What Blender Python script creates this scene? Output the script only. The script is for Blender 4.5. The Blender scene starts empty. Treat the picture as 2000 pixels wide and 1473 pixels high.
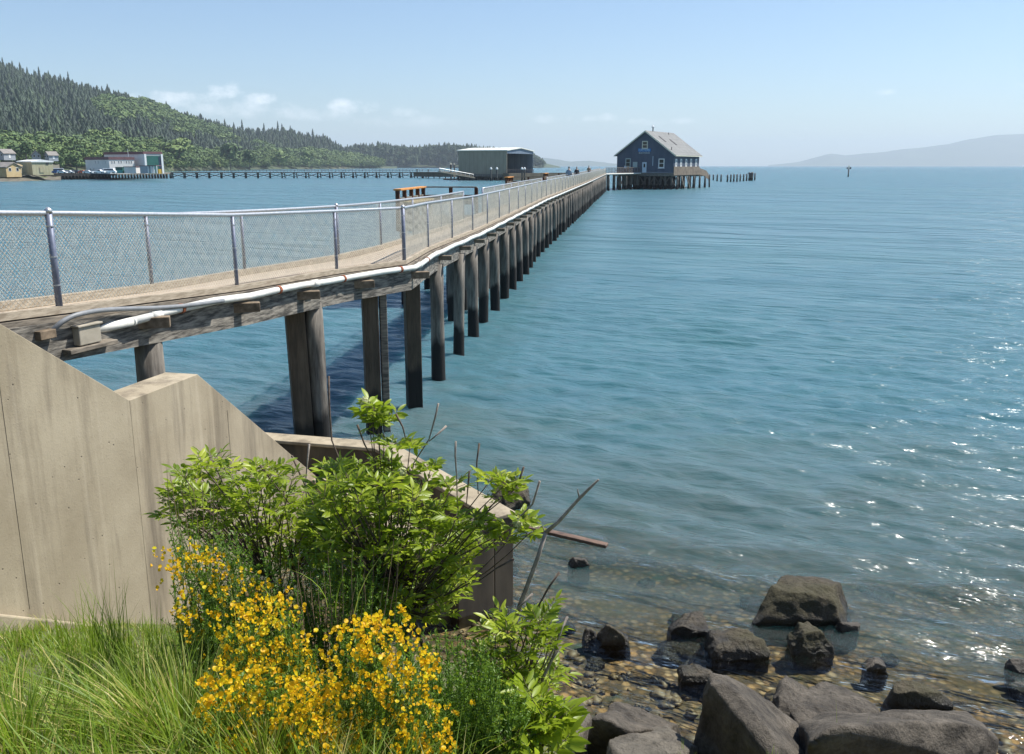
import bpy, math, random
import numpy as np
from mathutils import Vector, noise as mnoise

# ------------------------------------------------------------------ camera, sky, sun, exposure
S = bpy.context.scene
C = S.collection
R = math.radians
EYE = 5.0                      # camera height over the water (m)
FPX, CX, CY, HORIZON = 1750.0, 1000.0, 736.5, 324.0
PITCH = math.atan((CY - HORIZON) / FPX)
cam = bpy.data.cameras.new("camera")
cam.sensor_width = 36.0
cam.lens = 36.0 * FPX / 2000.0
cam.clip_start, cam.clip_end = 0.05, 60000.0
camo = bpy.data.objects.new("camera", cam)
camo.location = (0, 0, EYE)
camo.rotation_euler = (math.pi / 2 - PITCH, 0, 0)
C.objects.link(camo)
S.camera = camo

SUN_EL, SUN_AZ = R(56), R(67)          # azimuth clockwise from +Y
sundir = Vector((math.sin(SUN_AZ) * math.cos(SUN_EL), math.cos(SUN_AZ) * math.cos(SUN_EL), math.sin(SUN_EL)))
sl = bpy.data.lights.new("sun", "SUN")
sl.energy, sl.angle, sl.color = 4.8, R(0.53), (1.0, 0.955, 0.88)
slo = bpy.data.objects.new("sun", sl)
slo.rotation_euler = sundir.to_track_quat('Z', 'Y').to_euler()
slo.location = (30, 20, 60)
C.objects.link(slo)

S.render.engine = 'CYCLES'
S.view_settings.view_transform = 'Standard'
S.view_settings.look = 'None'
S.view_settings.gamma = 1.0
S.view_settings.exposure = 0.72
S.cycles.use_denoising = True
S.cycles.max_bounces = 6
S.cycles.transparent_max_bounces = 16
S.cycles.volume_bounces = 0
S.cycles.caustics_reflective = False
S.cycles.caustics_refractive = False

W = bpy.data.worlds.new("World")
S.world = W
W.use_nodes = True
wt = W.node_tree
for n in list(wt.nodes):
    wt.nodes.remove(n)


def nd(t, kind, **kw):
    n = t.nodes.new(kind)
    for k, v in kw.items():
        setattr(n, k, v)
    return n


def mth(t, op, a, b=None, c=None, clamp=False):
    n = t.nodes.new("ShaderNodeMath")
    n.operation = op
    n.use_clamp = clamp
    for i, v in enumerate((a, b, c)):
        if v is None:
            continue
        if isinstance(v, (int, float)):
            n.inputs[i].default_value = v
        else:
            t.links.new(v, n.inputs[i])
    return n.outputs[0]


def mixc(t, f, a, b):
    n = t.nodes.new("ShaderNodeMix")
    n.data_type = 'RGBA'
    for sock, v in ((n.inputs[0], f), (n.inputs[6], a), (n.inputs[7], b)):
        if isinstance(v, (int, float)):
            sock.default_value = v
        elif isinstance(v, tuple):
            sock.default_value = (v[0], v[1], v[2], 1)
        else:
            t.links.new(v, sock)
    return n.outputs[2]


sky = nd(wt, "ShaderNodeTexSky", sky_type='NISHITA', sun_disc=False)
sky.sun_elevation, sky.sun_rotation = SUN_EL, SUN_AZ
sky.altitude, sky.air_density, sky.dust_density, sky.ozone_density = 0.0, 1.0, 0.4, 1.2
wtc = nd(wt, "ShaderNodeTexCoord")
wsep = nd(wt, "ShaderNodeSeparateXYZ")
wt.links.new(wtc.outputs["Generated"], wsep.inputs[0])
az = mth(wt, 'ARCTAN2', wsep.outputs[0], wsep.outputs[1])
el = mth(wt, 'ARCSINE', wsep.outputs[2])
cmb = nd(wt, "ShaderNodeCombineXYZ")
wt.links.new(az, cmb.inputs[0]); wt.links.new(mth(wt, 'MULTIPLY', el, 1.5), cmb.inputs[1])
cn = nd(wt, "ShaderNodeTexNoise")
cn.inputs["Scale"].default_value, cn.inputs["Detail"].default_value, cn.inputs["Roughness"].default_value = 46, 7, 0.62
wt.links.new(cmb.outputs[0], cn.inputs["Vector"])
nz = mth(wt, 'MULTIPLY_ADD', cn.outputs[0], 4.6, -2.4)
# cloud puffs low over the bay: azimuth, elevation, half sizes (rad), strength
PUFFS = [(-.299, .074, .022, .011, 1.0), (-.262, .067, .022, .008, .9), (-.345, .064, .05, .010, .8), (-.29, .057, .09, .010, .6),
         (-.172, .060, .027, .010, .85), (-.20, .052, .05, .008, .5), (-.115, .055, .018, .007, .6), (-.11, .046, .07, .007, .35),
         (.10, .050, .026, .005, .6), (.045, .049, .024, .005, .5), (.15, .046, .05, .004, .4), (.545, .074, .05, .009, .85), (.38, .071, .013, .003, .4),
         (-.55, .11, .03, .012, .8), (.75, .10, .08, .02, .8), (.95, .12, .1, .03, .8), (-.9, .12, .15, .03, .8)]
cloud = None
for a0, e0, ra, re, st in PUFFS:
    da = mth(wt, 'DIVIDE', mth(wt, 'SUBTRACT', az, a0), ra)
    de = mth(wt, 'DIVIDE', mth(wt, 'SUBTRACT', el, e0), re)
    q = mth(wt, 'SUBTRACT', 1.0, mth(wt, 'ADD', mth(wt, 'MULTIPLY', da, da), mth(wt, 'MULTIPLY', de, de)))
    q = mth(wt, 'MULTIPLY', mth(wt, 'ADD', mth(wt, 'MULTIPLY', q, .9), nz), st * .75, clamp=True)
    # only near its own puff
    q = mth(wt, 'MULTIPLY', q, mth(wt, 'MULTIPLY', mth(wt, 'SUBTRACT', 3.0, mth(wt, 'ADD', mth(wt, 'MULTIPLY', da, da), mth(wt, 'MULTIPLY', de, de))), .5, clamp=True))
    cloud = q if cloud is None else mth(wt, 'MAXIMUM', cloud, q)
SKY_STRENGTH = 0.082
skyt = nd(wt, "ShaderNodeMix", data_type='RGBA', blend_type='MULTIPLY')
skyt.inputs[0].default_value = 1.0
wt.links.new(sky.outputs[0], skyt.inputs[6])
wt.links.new(mixc(wt, mth(wt, 'DIVIDE', mth(wt, 'ABSOLUTE', el), .30, clamp=True), (.80, .915, 1.05), (.90, .985, 1.08)), skyt.inputs[7])
wcol = mixc(wt, mth(wt, 'MULTIPLY', cloud, .58), skyt.outputs[2], (11.5, 11.8, 12.2))
bg = nd(wt, "ShaderNodeBackground")
bg.inputs[1].default_value = SKY_STRENGTH
wt.links.new(wcol, bg.inputs[0])
wo = nd(wt, "ShaderNodeOutputWorld")
wt.links.new(bg.outputs[0], wo.inputs[0])

HAZE_DENSITY, HAZE_COLOR = 0.000105, (0.73, 0.87, 1.0)

# ------------------------------------------------------------------ photo geometry helpers
cth, sth = math.cos(PITCH), math.sin(PITCH)


def ray(px, py):
    a, b = (px - CX) / FPX, (CY - py) / FPX
    return np.array([a, cth + b * sth, -sth + b * cth])


def atz(px, py, z):
    d = ray(px, py)
    t = (z - EYE) / d[2]
    return np.array([d[0] * t, d[1] * t, z])


def aty(px, py, y):
    d = ray(px, py)
    t = y / d[1]
    return np.array([d[0] * t, y, EYE + d[2] * t])


def onplane(px, py, p, dirv):
    """where the sight line meets the vertical plane through p along the horizontal direction dirv"""
    n = np.array([dirv[1], -dirv[0], 0.0])
    d = ray(px, py)
    t = n.dot(np.array(p) - np.array([0, 0, EYE])) / n.dot(d)
    return np.array([0, 0, EYE]) + d * t


# ------------------------------------------------------------------ mesh helpers
class MB:
    def __init__(self):
        self.v, self.f = [], []

    def add(self, vs, fs):
        o = len(self.v)
        self.v += [tuple(map(float, p)) for p in vs]
        self.f += [tuple(i + o for i in f) for f in fs]
        return self

    def frame(self, o, ax, ay, az_):
        """box from corner o with edge vectors"""
        o, ax, ay, az_ = map(np.array, (o, ax, ay, az_))
        vs = [o, o + ax, o + ax + ay, o + ay, o + az_, o + ax + az_, o + ax + ay + az_, o + ay + az_]
        return self.add(vs, [(0, 3, 2, 1), (4, 5, 6, 7), (0, 1, 5, 4), (1, 2, 6, 5), (2, 3, 7, 6), (3, 0, 4, 7)])

    def box(self, c, s, rz=0.0):
        ca, sa = math.cos(rz), math.sin(rz)
        ax, ay, az_ = np.array([ca, sa, 0]) * s[0], np.array([-sa, ca, 0]) * s[1], np.array([0, 0, s[2]])
        return self.frame(np.array(c) - (ax + ay + az_) / 2, ax, ay, az_)

    def beam(self, p0, p1, w, h, up=(0, 0, 1)):
        p0, p1, up = np.array(p0, float), np.array(p1, float), np.array(up, float)
        d = p1 - p0
        L = np.linalg.norm(d)
        d = d / L
        sd = np.cross(d, up)
        if np.linalg.norm(sd) < 1e-6:
            sd = np.cross(d, (1, 0, 0))
        sd /= np.linalg.norm(sd)
        u = np.cross(sd, d)
        return self.frame(p0 - sd * w / 2 - u * h / 2, d * L, sd * w, u * h)

    def tube(self, pts, r, n=8, caps=True):
        pts = [np.array(p, float) for p in pts]
        rs = r if hasattr(r, '__len__') else [r] * len(pts)
        vs, fs = [], []
        prev = None
        for i, p in enumerate(pts):
            d = pts[min(i + 1, len(pts) - 1)] - pts[max(i - 1, 0)]
            d = d / (np.linalg.norm(d) + 1e-9)
            if prev is None:
                a = np.cross(d, (0, 0, 1))
                if np.linalg.norm(a) < 1e-3:
                    a = np.cross(d, (1, 0, 0))
            else:
                a = prev - d * prev.dot(d)
            a /= np.linalg.norm(a) + 1e-9
            prev = a
            b = np.cross(d, a)
            for k in range(n):
                t = 2 * math.pi * k / n
                vs.append(p + (a * math.cos(t) + b * math.sin(t)) * rs[i])
        for i in range(len(pts) - 1):
            for k in range(n):
                k2 = (k + 1) % n
                fs.append((i * n + k, i * n + k2, (i + 1) * n + k2, (i + 1) * n + k))
        if caps:
            fs.append(tuple(range(n - 1, -1, -1)))
            fs.append(tuple((len(pts) - 1) * n + k for k in range(n)))
        return self.add(vs, fs)

    def prism(self, poly, off):
        """polygon (list of 3d points) extruded by off"""
        n = len(poly)
        p = [np.array(q, float) for q in poly]
        vs = p + [q + np.array(off, float) for q in p]
        fs = [tuple(range(n - 1, -1, -1)), tuple(range(n, 2 * n))]
        fs += [(i, (i + 1) % n, n + (i + 1) % n, n + i) for i in range(n)]
        return self.add(vs, fs)

    def build(self, name, mat, parent=None, bevel=0.0, smooth=False):
        return link_mesh(name, np.array(self.v, dtype=np.float32).reshape(-1, 3), self.f, mat, parent, bevel, smooth)


def root_loc(o):
    l = Vector((0, 0, 0))
    while o is not None:
        l = l + o.location
        o = o.parent
    return l


def link_mesh(name, v, f, mat, parent=None, bevel=0.0, smooth=False, attrs=None, origin=None):
    me = bpy.data.meshes.new(name)
    v = np.asarray(v, dtype=np.float32)
    off = np.zeros(3, dtype=np.float32)
    if parent is not None:
        off = np.array(root_loc(parent), dtype=np.float32)
    elif origin is not None:
        off = np.array(origin, dtype=np.float32)
    v = v - off
    if isinstance(f, np.ndarray):
        k = f.shape[1]
        me.vertices.add(len(v)); me.vertices.foreach_set("co", v.ravel())
        me.loops.add(f.size); me.loops.foreach_set("vertex_index", f.ravel().astype(np.int32))
        me.polygons.add(len(f))
        me.polygons.foreach_set("loop_start", np.arange(0, f.size, k, dtype=np.int32))
        me.polygons.foreach_set("loop_total", np.full(len(f), k, dtype=np.int32))
        me.update(calc_edges=True)
    else:
        me.from_pydata(v.tolist(), [], f)
        me.update()
    if attrs:
        for an, val in attrs.items():
            a = me.attributes.new(an, 'FLOAT', 'POINT')
            a.data.foreach_set("value", np.asarray(val, dtype=np.float32))
    if smooth:
        me.polygons.foreach_set("use_smooth", np.ones(len(me.polygons), dtype=bool))
    if isinstance(mat, (list, tuple)):
        for m in mat:
            me.materials.append(m)
    else:
        me.materials.append(mat)
    o = bpy.data.objects.new(name, me)
    C.objects.link(o)
    if parent is not None:
        o.parent = parent
    elif origin is not None:
        o.location = origin
    if bevel > 0:
        b = o.modifiers.new("bevel", 'BEVEL')
        b.width, b.segments, b.limit_method, b.angle_limit = bevel, 2, 'ANGLE', R(40)
    return o


def tag(o, label, cat, group=None):
    o["label"], o["category"] = label, cat
    if group:
        o["group"] = group
    return o


def thing(name, label, cat, loc=(0, 0, 0), group=None):
    o = bpy.data.objects.new(name, None)
    C.objects.link(o)
    o.location = tuple(float(x) for x in loc)
    return tag(o, label, cat, group)


def copy_tree(o, loc, label=None, group=None):
    c = o.copy()
    C.objects.link(c)
    c.location = loc
    if label:
        c["label"] = label
    if group:
        c["group"] = group
    for ch in list(o.children):
        k = ch.copy(); C.objects.link(k); k.parent = c
        for g in list(ch.children):
            q = g.copy(); C.objects.link(q); q.parent = k
    return c


def structure(o):
    o["kind"] = "structure"
    return o


# ------------------------------------------------------------------ materials
def base_mat(name):
    m = bpy.data.materials.new(name)
    m.use_nodes = True
    t = m.node_tree
    b = t.nodes["Principled BSDF"]
    return m, t, b


def pos_vec(t, scale=(1, 1, 1), rot=(0, 0, 0), obj=False):
    mp = nd(t, "ShaderNodeMapping")
    mp.inputs["Scale"].default_value = scale
    mp.inputs["Rotation"].default_value = rot
    if obj:
        t.links.new(nd(t, "ShaderNodeTexCoord").outputs["Object"], mp.inputs[0])
    else:
        t.links.new(nd(t, "ShaderNodeNewGeometry").outputs["Position"], mp.inputs[0])
    return mp.outputs[0]


def noise_out(t, vec, scale, detail=5, rough=0.6, dist=0.0):
    n = nd(t, "ShaderNodeTexNoise")
    n.inputs["Scale"].default_value, n.inputs["Detail"].default_value = scale, detail
    n.inputs["Roughness"].default_value, n.inputs["Distortion"].default_value = rough, dist
    t.links.new(vec, n.inputs["Vector"])
    return n.outputs[0]


def ramp(t, fac, stops):
    r = nd(t, "ShaderNodeValToRGB")
    e = r.color_ramp.elements
    while len(e) < len(stops):
        e.new(0.5)
    for i, (p, c) in enumerate(stops):
        e[i].position = p
        e[i].color = (c[0], c[1], c[2], 1) if isinstance(c, tuple) else (c, c, c, 1)
    t.links.new(fac, r.inputs[0])
    return r.outputs[0]


def bump(t, h, strength, dist=0.02, normal=None):
    b = nd(t, "ShaderNodeBump")
    b.inputs["Strength"].default_value, b.inputs["Distance"].default_value = strength, dist
    t.links.new(h, b.inputs["Height"])
    if normal is not None:
        t.links.new(normal, b.inputs["Normal"])
    return b.outputs[0]


def noisy(name, c1, c2, scale=4.0, stretch=(1, 1, 1), rough=0.8, bmp=0.2, bdist=0.01, metal=0.0, lo=.35, hi=.65, detail=6, c3=None, scale3=1.0, obj=False):
    m, t, b = base_mat(name)
    v = pos_vec(t, stretch, obj=obj)
    n = noise_out(t, v, scale, detail)
    col = ramp(t, n, [(lo, c1), (hi, c2)])
    if c3 is not None:
        n3 = noise_out(t, v, scale3, 4)
        col = mixc(t, mth(t, 'MULTIPLY', ramp(t, n3, [(.5, 0.0), (.68, 1.0)]), .8), col, c3)
    t.links.new(col, b.inputs["Base Color"])
    b.inputs["Roughness"].default_value = rough
    b.inputs["Metallic"].default_value = metal
    if bmp > 0:
        t.links.new(bump(t, n, bmp, bdist), b.inputs["Normal"])
    return m


def leaf_mat(name, c1, c2, trans=0.45, rough=0.45, c3=None):
    """leaf: per-leaf 'tint' attribute mixes the colours, light passes through the blade"""
    m, t, b = base_mat(name)
    a = nd(t, "ShaderNodeAttribute", attribute_name="tint")
    if c3 is None:
        col = mixc(t, a.outputs["Fac"], c1, c2)
    else:
        col = ramp(t, a.outputs["Fac"], [(0.0, c1), (.7, c2), (1.0, c3)])
    t.links.new(col, b.inputs["Base Color"])
    b.inputs["Roughness"].default_value = rough
    tr = nd(t, "ShaderNodeBsdfTranslucent")
    t.links.new(mixc(t, .35, col, (.32, .44, .03)) if trans < .6 else col, tr.inputs[0])
    mx = nd(t, "ShaderNodeMixShader")
    mx.inputs[0].default_value = trans
    t.links.new(b.outputs[0], mx.inputs[1]); t.links.new(tr.outputs[0], mx.inputs[2])
    t.links.new(mx.outputs[0], t.nodes["Material Output"].inputs[0])
    return m


def wood_pile_mat(name, dry1, dry2, wet, zline=0.75):
    """weathered timber, vertical grain, black wet algae band under the tide line"""
    m, t, b = base_mat(name)
    v = pos_vec(t, (1, 1, .12))
    n = noise_out(t, v, 14, 6, .65)
    n2 = noise_out(t, pos_vec(t, (1, 1, .35)), 2.2, 4)
    col = ramp(t, n, [(.36, dry1), (.64, dry2)])
    col = mixc(t, ramp(t, n2, [(.45, 0.0), (.7, .75)]), col, (dry1[0] * .45, dry1[1] * .45, dry1[2] * .45))
    z = nd(t, "ShaderNodeSeparateXYZ")
    t.links.new(nd(t, "ShaderNodeNewGeometry").outputs["Position"], z.inputs[0])
    zz = mth(t, 'ADD', z.outputs[2], mth(t, 'MULTIPLY', n2, -.9))
    k = mth(t, 'MULTIPLY', mth(t, 'SUBTRACT', zline - .45, zz), 5.0, clamp=True)
    col = mixc(t, k, col, wet)
    t.links.new(col, b.inputs["Base Color"])
    b.inputs["Roughness"].default_value = .8
    t.links.new(bump(t, n, .6, .02), b.inputs["Normal"])
    return m


def concrete_mat():
    m, t, b = base_mat("concrete")
    v = pos_vec(t)
    big = noise_out(t, v, .9, 5, .6)
    col = ramp(t, big, [(.33, (.28, .232, .158)), (.66, (.40, .342, .245))])
    streak = noise_out(t, pos_vec(t, (1, 1, .10)), 3.0, 5, .65)
    col = mixc(t, ramp(t, streak, [(.48, 0.0), (.68, .75)]), col, (.11, .088, .062))
    drip = noise_out(t, pos_vec(t, (1, 1, .03)), 9.0, 3, .6)
    col = mixc(t, ramp(t, drip, [(.56, 0.0), (.74, .35)]), col, (.52, .45, .34))
    fine = noise_out(t, v, 55, 4, .7)
    col = mixc(t, ramp(t, fine, [(.60, 0.0), (.70, .55)]), col, (.14, .115, .085))
    vor = nd(t, "ShaderNodeTexVoronoi"); vor.inputs["Scale"].default_value = 6.5
    t.links.new(v, vor.inputs["Vector"])
    pit = ramp(t, vor.outputs["Distance"], [(.035, 1.0), (.06, 0.0)])
    col = mixc(t, mth(t, 'MULTIPLY', pit, .75), col, (.05, .04, .03))
    t.links.new(col, b.inputs["Base Color"])
    b.inputs["Roughness"].default_value = .9
    n1 = bump(t, mth(t, 'SUBTRACT', mth(t, 'MULTIPLY', fine, .4), pit), .5, .012)
    t.links.new(bump(t, big, .25, .05, n1), b.inputs["Normal"])
    return m


def rock_mat(name, c1, c2, moss=None, zwet=0.12):
    m, t, b = base_mat(name)
    v = pos_vec(t)
    n = noise_out(t, v, 3.2, 8, .68, .3)
    n2 = noise_out(t, v, 22, 5, .7)
    col = ramp(t, n, [(.34, c1), (.66, c2)])
    col = mixc(t, ramp(t, n2, [(.5, 0.0), (.68, .55)]), col, (c1[0] * .45, c1[1] * .45, c1[2] * .45))
    if moss:
        n3 = noise_out(t, v, 1.7, 5)
        col = mixc(t, ramp(t, n3, [(.45, 0.0), (.62, .8)]), col, moss)
    z = nd(t, "ShaderNodeSeparateXYZ")
    t.links.new(nd(t, "ShaderNodeNewGeometry").outputs["Position"], z.inputs[0])
    wet = mth(t, 'MULTIPLY', mth(t, 'SUBTRACT', zwet, mth(t, 'ADD', z.outputs[2], mth(t, 'MULTIPLY_ADD', n, .3, -.15))), 8.0, clamp=True)
    col = mixc(t, wet, col, (.022, .018, .012))
    t.links.new(col, b.inputs["Base Color"])
    t.links.new(mth(t, 'MULTIPLY_ADD', wet, -.55, .85), b.inputs["Roughness"])
    n22 = noise_out(t, v, 70, 4, .7)
    n1 = bump(t, mth(t, 'ADD', n2, mth(t, 'MULTIPLY', n22, .35)), 1.0, .03)
    vr = nd(t, "ShaderNodeTexVoronoi", feature='DISTANCE_TO_EDGE'); vr.inputs["Scale"].default_value = 4.5
    nv_ = noise_out(t, v, 5, 3)
    mxv = nd(t, "ShaderNodeVectorMath", operation='ADD'); t.links.new(v, mxv.inputs[0]); t.links.new(nv_, mxv.inputs[1]); t.links.new(mxv.outputs[0], vr.inputs["Vector"])
    crack = ramp(t, vr.outputs["Distance"], [(0.0, 0.0), (.035, 1.0)])
    n2b = bump(t, crack, .5, .02, n1)
    t.links.new(bump(t, n, 1.0, .10, n2b), b.inputs["Normal"])
    return m


M = {}
M['concrete'] = concrete_mat()
M['damp_shade'] = noisy("damp_shade_concrete", (.035, .028, .020), (.11, .088, .060), 3, (1, 1, .25), .7, .3, .01)  # tidal damp, with the shade on the box faces put into the colour
M['galv'] = noisy("galvanised_steel", (.42, .44, .46), (.58, .59, .60), 30, rough=.42, bmp=.05, metal=.75)
M['galv_post'] = noisy("galvanised_post", (.13, .15, .21), (.20, .22, .29), 18, rough=.5, bmp=.05, metal=.35)
M['wire'] = noisy("fence_wire", (.40, .40, .36), (.62, .60, .52), 9, rough=.45, bmp=0, metal=.25)
M['pvc'] = noisy("white_pvc", (.62, .61, .56), (.78, .77, .71), 5, rough=.35, bmp=0)
M['conduit'] = noisy("grey_conduit", (.16, .17, .18), (.22, .23, .24), 8, rough=.5, bmp=0)
M['boxgrey'] = noisy("junction_box_paint", (.30, .27, .21), (.38, .34, .27), 7, rough=.6, bmp=.1)
M['rust'] = noisy("rusty_band", (.20, .05, .02), (.32, .10, .04), 30, rough=.8)
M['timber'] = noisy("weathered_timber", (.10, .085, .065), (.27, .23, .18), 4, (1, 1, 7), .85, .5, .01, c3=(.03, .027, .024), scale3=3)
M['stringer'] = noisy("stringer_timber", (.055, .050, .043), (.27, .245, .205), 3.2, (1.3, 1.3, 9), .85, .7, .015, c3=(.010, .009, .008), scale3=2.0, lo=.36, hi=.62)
M['bracket'] = noisy("bracket_timber", (.09, .065, .04), (.24, .18, .12), 9, rough=.85, bmp=.4)
M['pile'] = wood_pile_mat("pile_timber", (.085, .073, .060), (.24, .215, .18), (.006, .005, .004), 1.0)
M['pile_far'] = wood_pile_mat("pile_timber_far", (.065, .057, .048), (.175, .155, .13), (.007, .006, .005), 1.0)
M['post_brown'] = wood_pile_mat("brown_support_timber", (.075, .052, .032), (.135, .098, .064), (.008, .006, .004), .9)
M['rockdark'] = rock_mat("dark_riprap", (.034, .028, .021), (.165, .140, .108))
M['rockbrown'] = rock_mat("brown_wet_rock", (.038, .030, .019), (.115, .092, .058), (.060, .054, .022), .16)
M['rockgrey'] = rock_mat("grey_boulder", (.075, .065, .050), (.21, .185, .145), None)


def deck_mat():
    m, t, b = base_mat("deck_boards")
    a = nd(t, "ShaderNodeAttribute", attribute_name="across")
    f = mth(t, 'FRACT', mth(t, 'DIVIDE', a.outputs["Fac"], .145))
    board = mth(t, 'FLOOR', mth(t, 'DIVIDE', a.outputs["Fac"], .145))
    seam = mth(t, 'LESS_THAN', f, .09)
    wn = nd(t, "ShaderNodeTexWhiteNoise", noise_dimensions='1D')
    t.links.new(board, wn.inputs["W"])
    n = noise_out(t, pos_vec(t), 9, 5)
    col = ramp(t, mth(t, 'ADD', mth(t, 'MULTIPLY', n, .6), mth(t, 'MULTIPLY', wn.outputs[0], .4)), [(.3, (.30, .24, .175)), (.7, (.46, .385, .295))])
    col = mixc(t, seam, col, (.09, .07, .05))
    t.links.new(col, b.inputs["Base Color"])
    b.inputs["Roughness"].default_value = .9
    return m


M['deck'] = deck_mat()

# ------------------------------------------------------------------ ground sheet: bank and sea bed in one
def shore_d(x, y):
    x = np.asarray(x, float)
    k = np.clip((x + .5) / 1.5, 0, 1)
    return (8.3 - .3 * x) - y - 1.35 * k * k * (3 - 2 * k)


def ground_z(x, y):
    x, y = np.asarray(x, float), np.asarray(y, float)
    d = shore_d(x, y)
    land = np.where(d > 0, .45 * d, 0)
    land = np.where(land > 3.0, 3.0 + (land - 3.0) * .08, land)
    land = np.where(x > .8, np.minimum(land, land * .55 + .5 * np.exp(-(x - .8))), land)
    sea = np.where(d <= 0, -.05 + .055 * d, 0)
    sea = np.where(d < -5, -.325 + .12 * (d + 5), sea)
    sea = np.maximum(sea, -5.0)
    return np.where(d > 0, land - .05, sea)


def axis(lo, hi, fine_lo, fine_hi, step, grow=1.22):
    a = list(np.arange(fine_lo, fine_hi + 1e-6, step))
    s, x = step, fine_hi
    while x < hi:
        s *= grow; x += s; a.append(min(x, hi))
    s, x = step, fine_lo
    pre = []
    while x > lo:
        s *= grow; x -= s; pre.append(max(x, lo))
    return np.array(pre[::-1] + a)


def fbm(x, y, seed, octs=4, s0=1.0):
    """cheap smooth noise: sum of rotated sines"""
    rng = np.random.RandomState(seed)
    out, amp, fr = 0, 1.0, s0
    for _ in range(octs):
        for _k in range(3):
            th = rng.uniform(0, 6.28); ph = rng.uniform(0, 6.28)
            out = out + amp / 3 * np.sin(fr * (x * math.cos(th) + y * math.sin(th)) + ph)
        amp *= .55; fr *= 2.1
    return out


gx = axis(-15000, 15000, -7, 7, .10)
gy = axis(-200, 17500, 1.0, 13, .10)
GX, GY = np.meshgrid(gx, gy)
GZ = ground_z(GX, GY) + np.where(np.hypot(GX, GY) < 30, .035 * fbm(GX, GY, 3, 4, 3.0), 0)
nx, ny = len(gx), len(gy)
idx = np.arange(nx * ny).reshape(ny, nx)
gf = np.stack([idx[:-1, :-1], idx[:-1, 1:], idx[1:, 1:], idx[1:, :-1]], -1).reshape(-1, 4)


def ground_mat():
    m, t, b = base_mat("bank_and_sea_bed")
    v = pos_vec(t)
    # pebbles under water
    vor = nd(t, "ShaderNodeTexVoronoi"); vor.inputs["Scale"].default_value = 11
    t.links.new(v, vor.inputs["Vector"])
    cs = nd(t, "ShaderNodeSeparateColor"); t.links.new(vor.outputs["Color"], cs.inputs[0])
    peb = ramp(t, cs.outputs[0], [(0.0, (.08, .05, .028)), (.4, (.20, .115, .05)), (.7, (.34, .20, .085)), (1.0, (.42, .31, .20))])
    peb = mixc(t, ramp(t, vor.outputs["Distance"], [(.3, 0.0), (.62, .85)]), peb, (.03, .02, .012))
    big = noise_out(t, v, .55, 4)
    peb = mixc(t, ramp(t, big, [(.45, 0.0), (.62, .7)]), peb, (.085, .075, .045))
    weed = noise_out(t, v, 1.3, 5, .65, .4)
    peb = mixc(t, ramp(t, weed, [(.56, 0.0), (.66, .85)]), peb, (.02, .05, .035))
    # soil with straw and stones on the bank
    n = noise_out(t, v, 26, 6, .7)
    soil = ramp(t, n, [(.3, (.035, .045, .016)), (.5, (.085, .095, .03)), (.72, (.20, .17, .10))])
    z = nd(t, "ShaderNodeSeparateXYZ"); t.links.new(nd(t, "ShaderNodeNewGeometry").outputs["Position"], z.inputs[0])
    k = mth(t, 'MULTIPLY', mth(t, 'SUBTRACT', z.outputs[2], .12), 4.0, clamp=True)
    t.links.new(mixc(t, k, peb, soil), b.inputs["Base Color"])
    b.inputs["Roughness"].default_value = .85
    t.links.new(bump(t, mth(t, 'ADD', n, vor.outputs["Distance"]), .6, .03), b.inputs["Normal"])
    return m


structure(link_mesh("ground", np.stack([GX, GY, GZ], -1).reshape(-1, 3), gf, ground_mat(), smooth=True))

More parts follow.
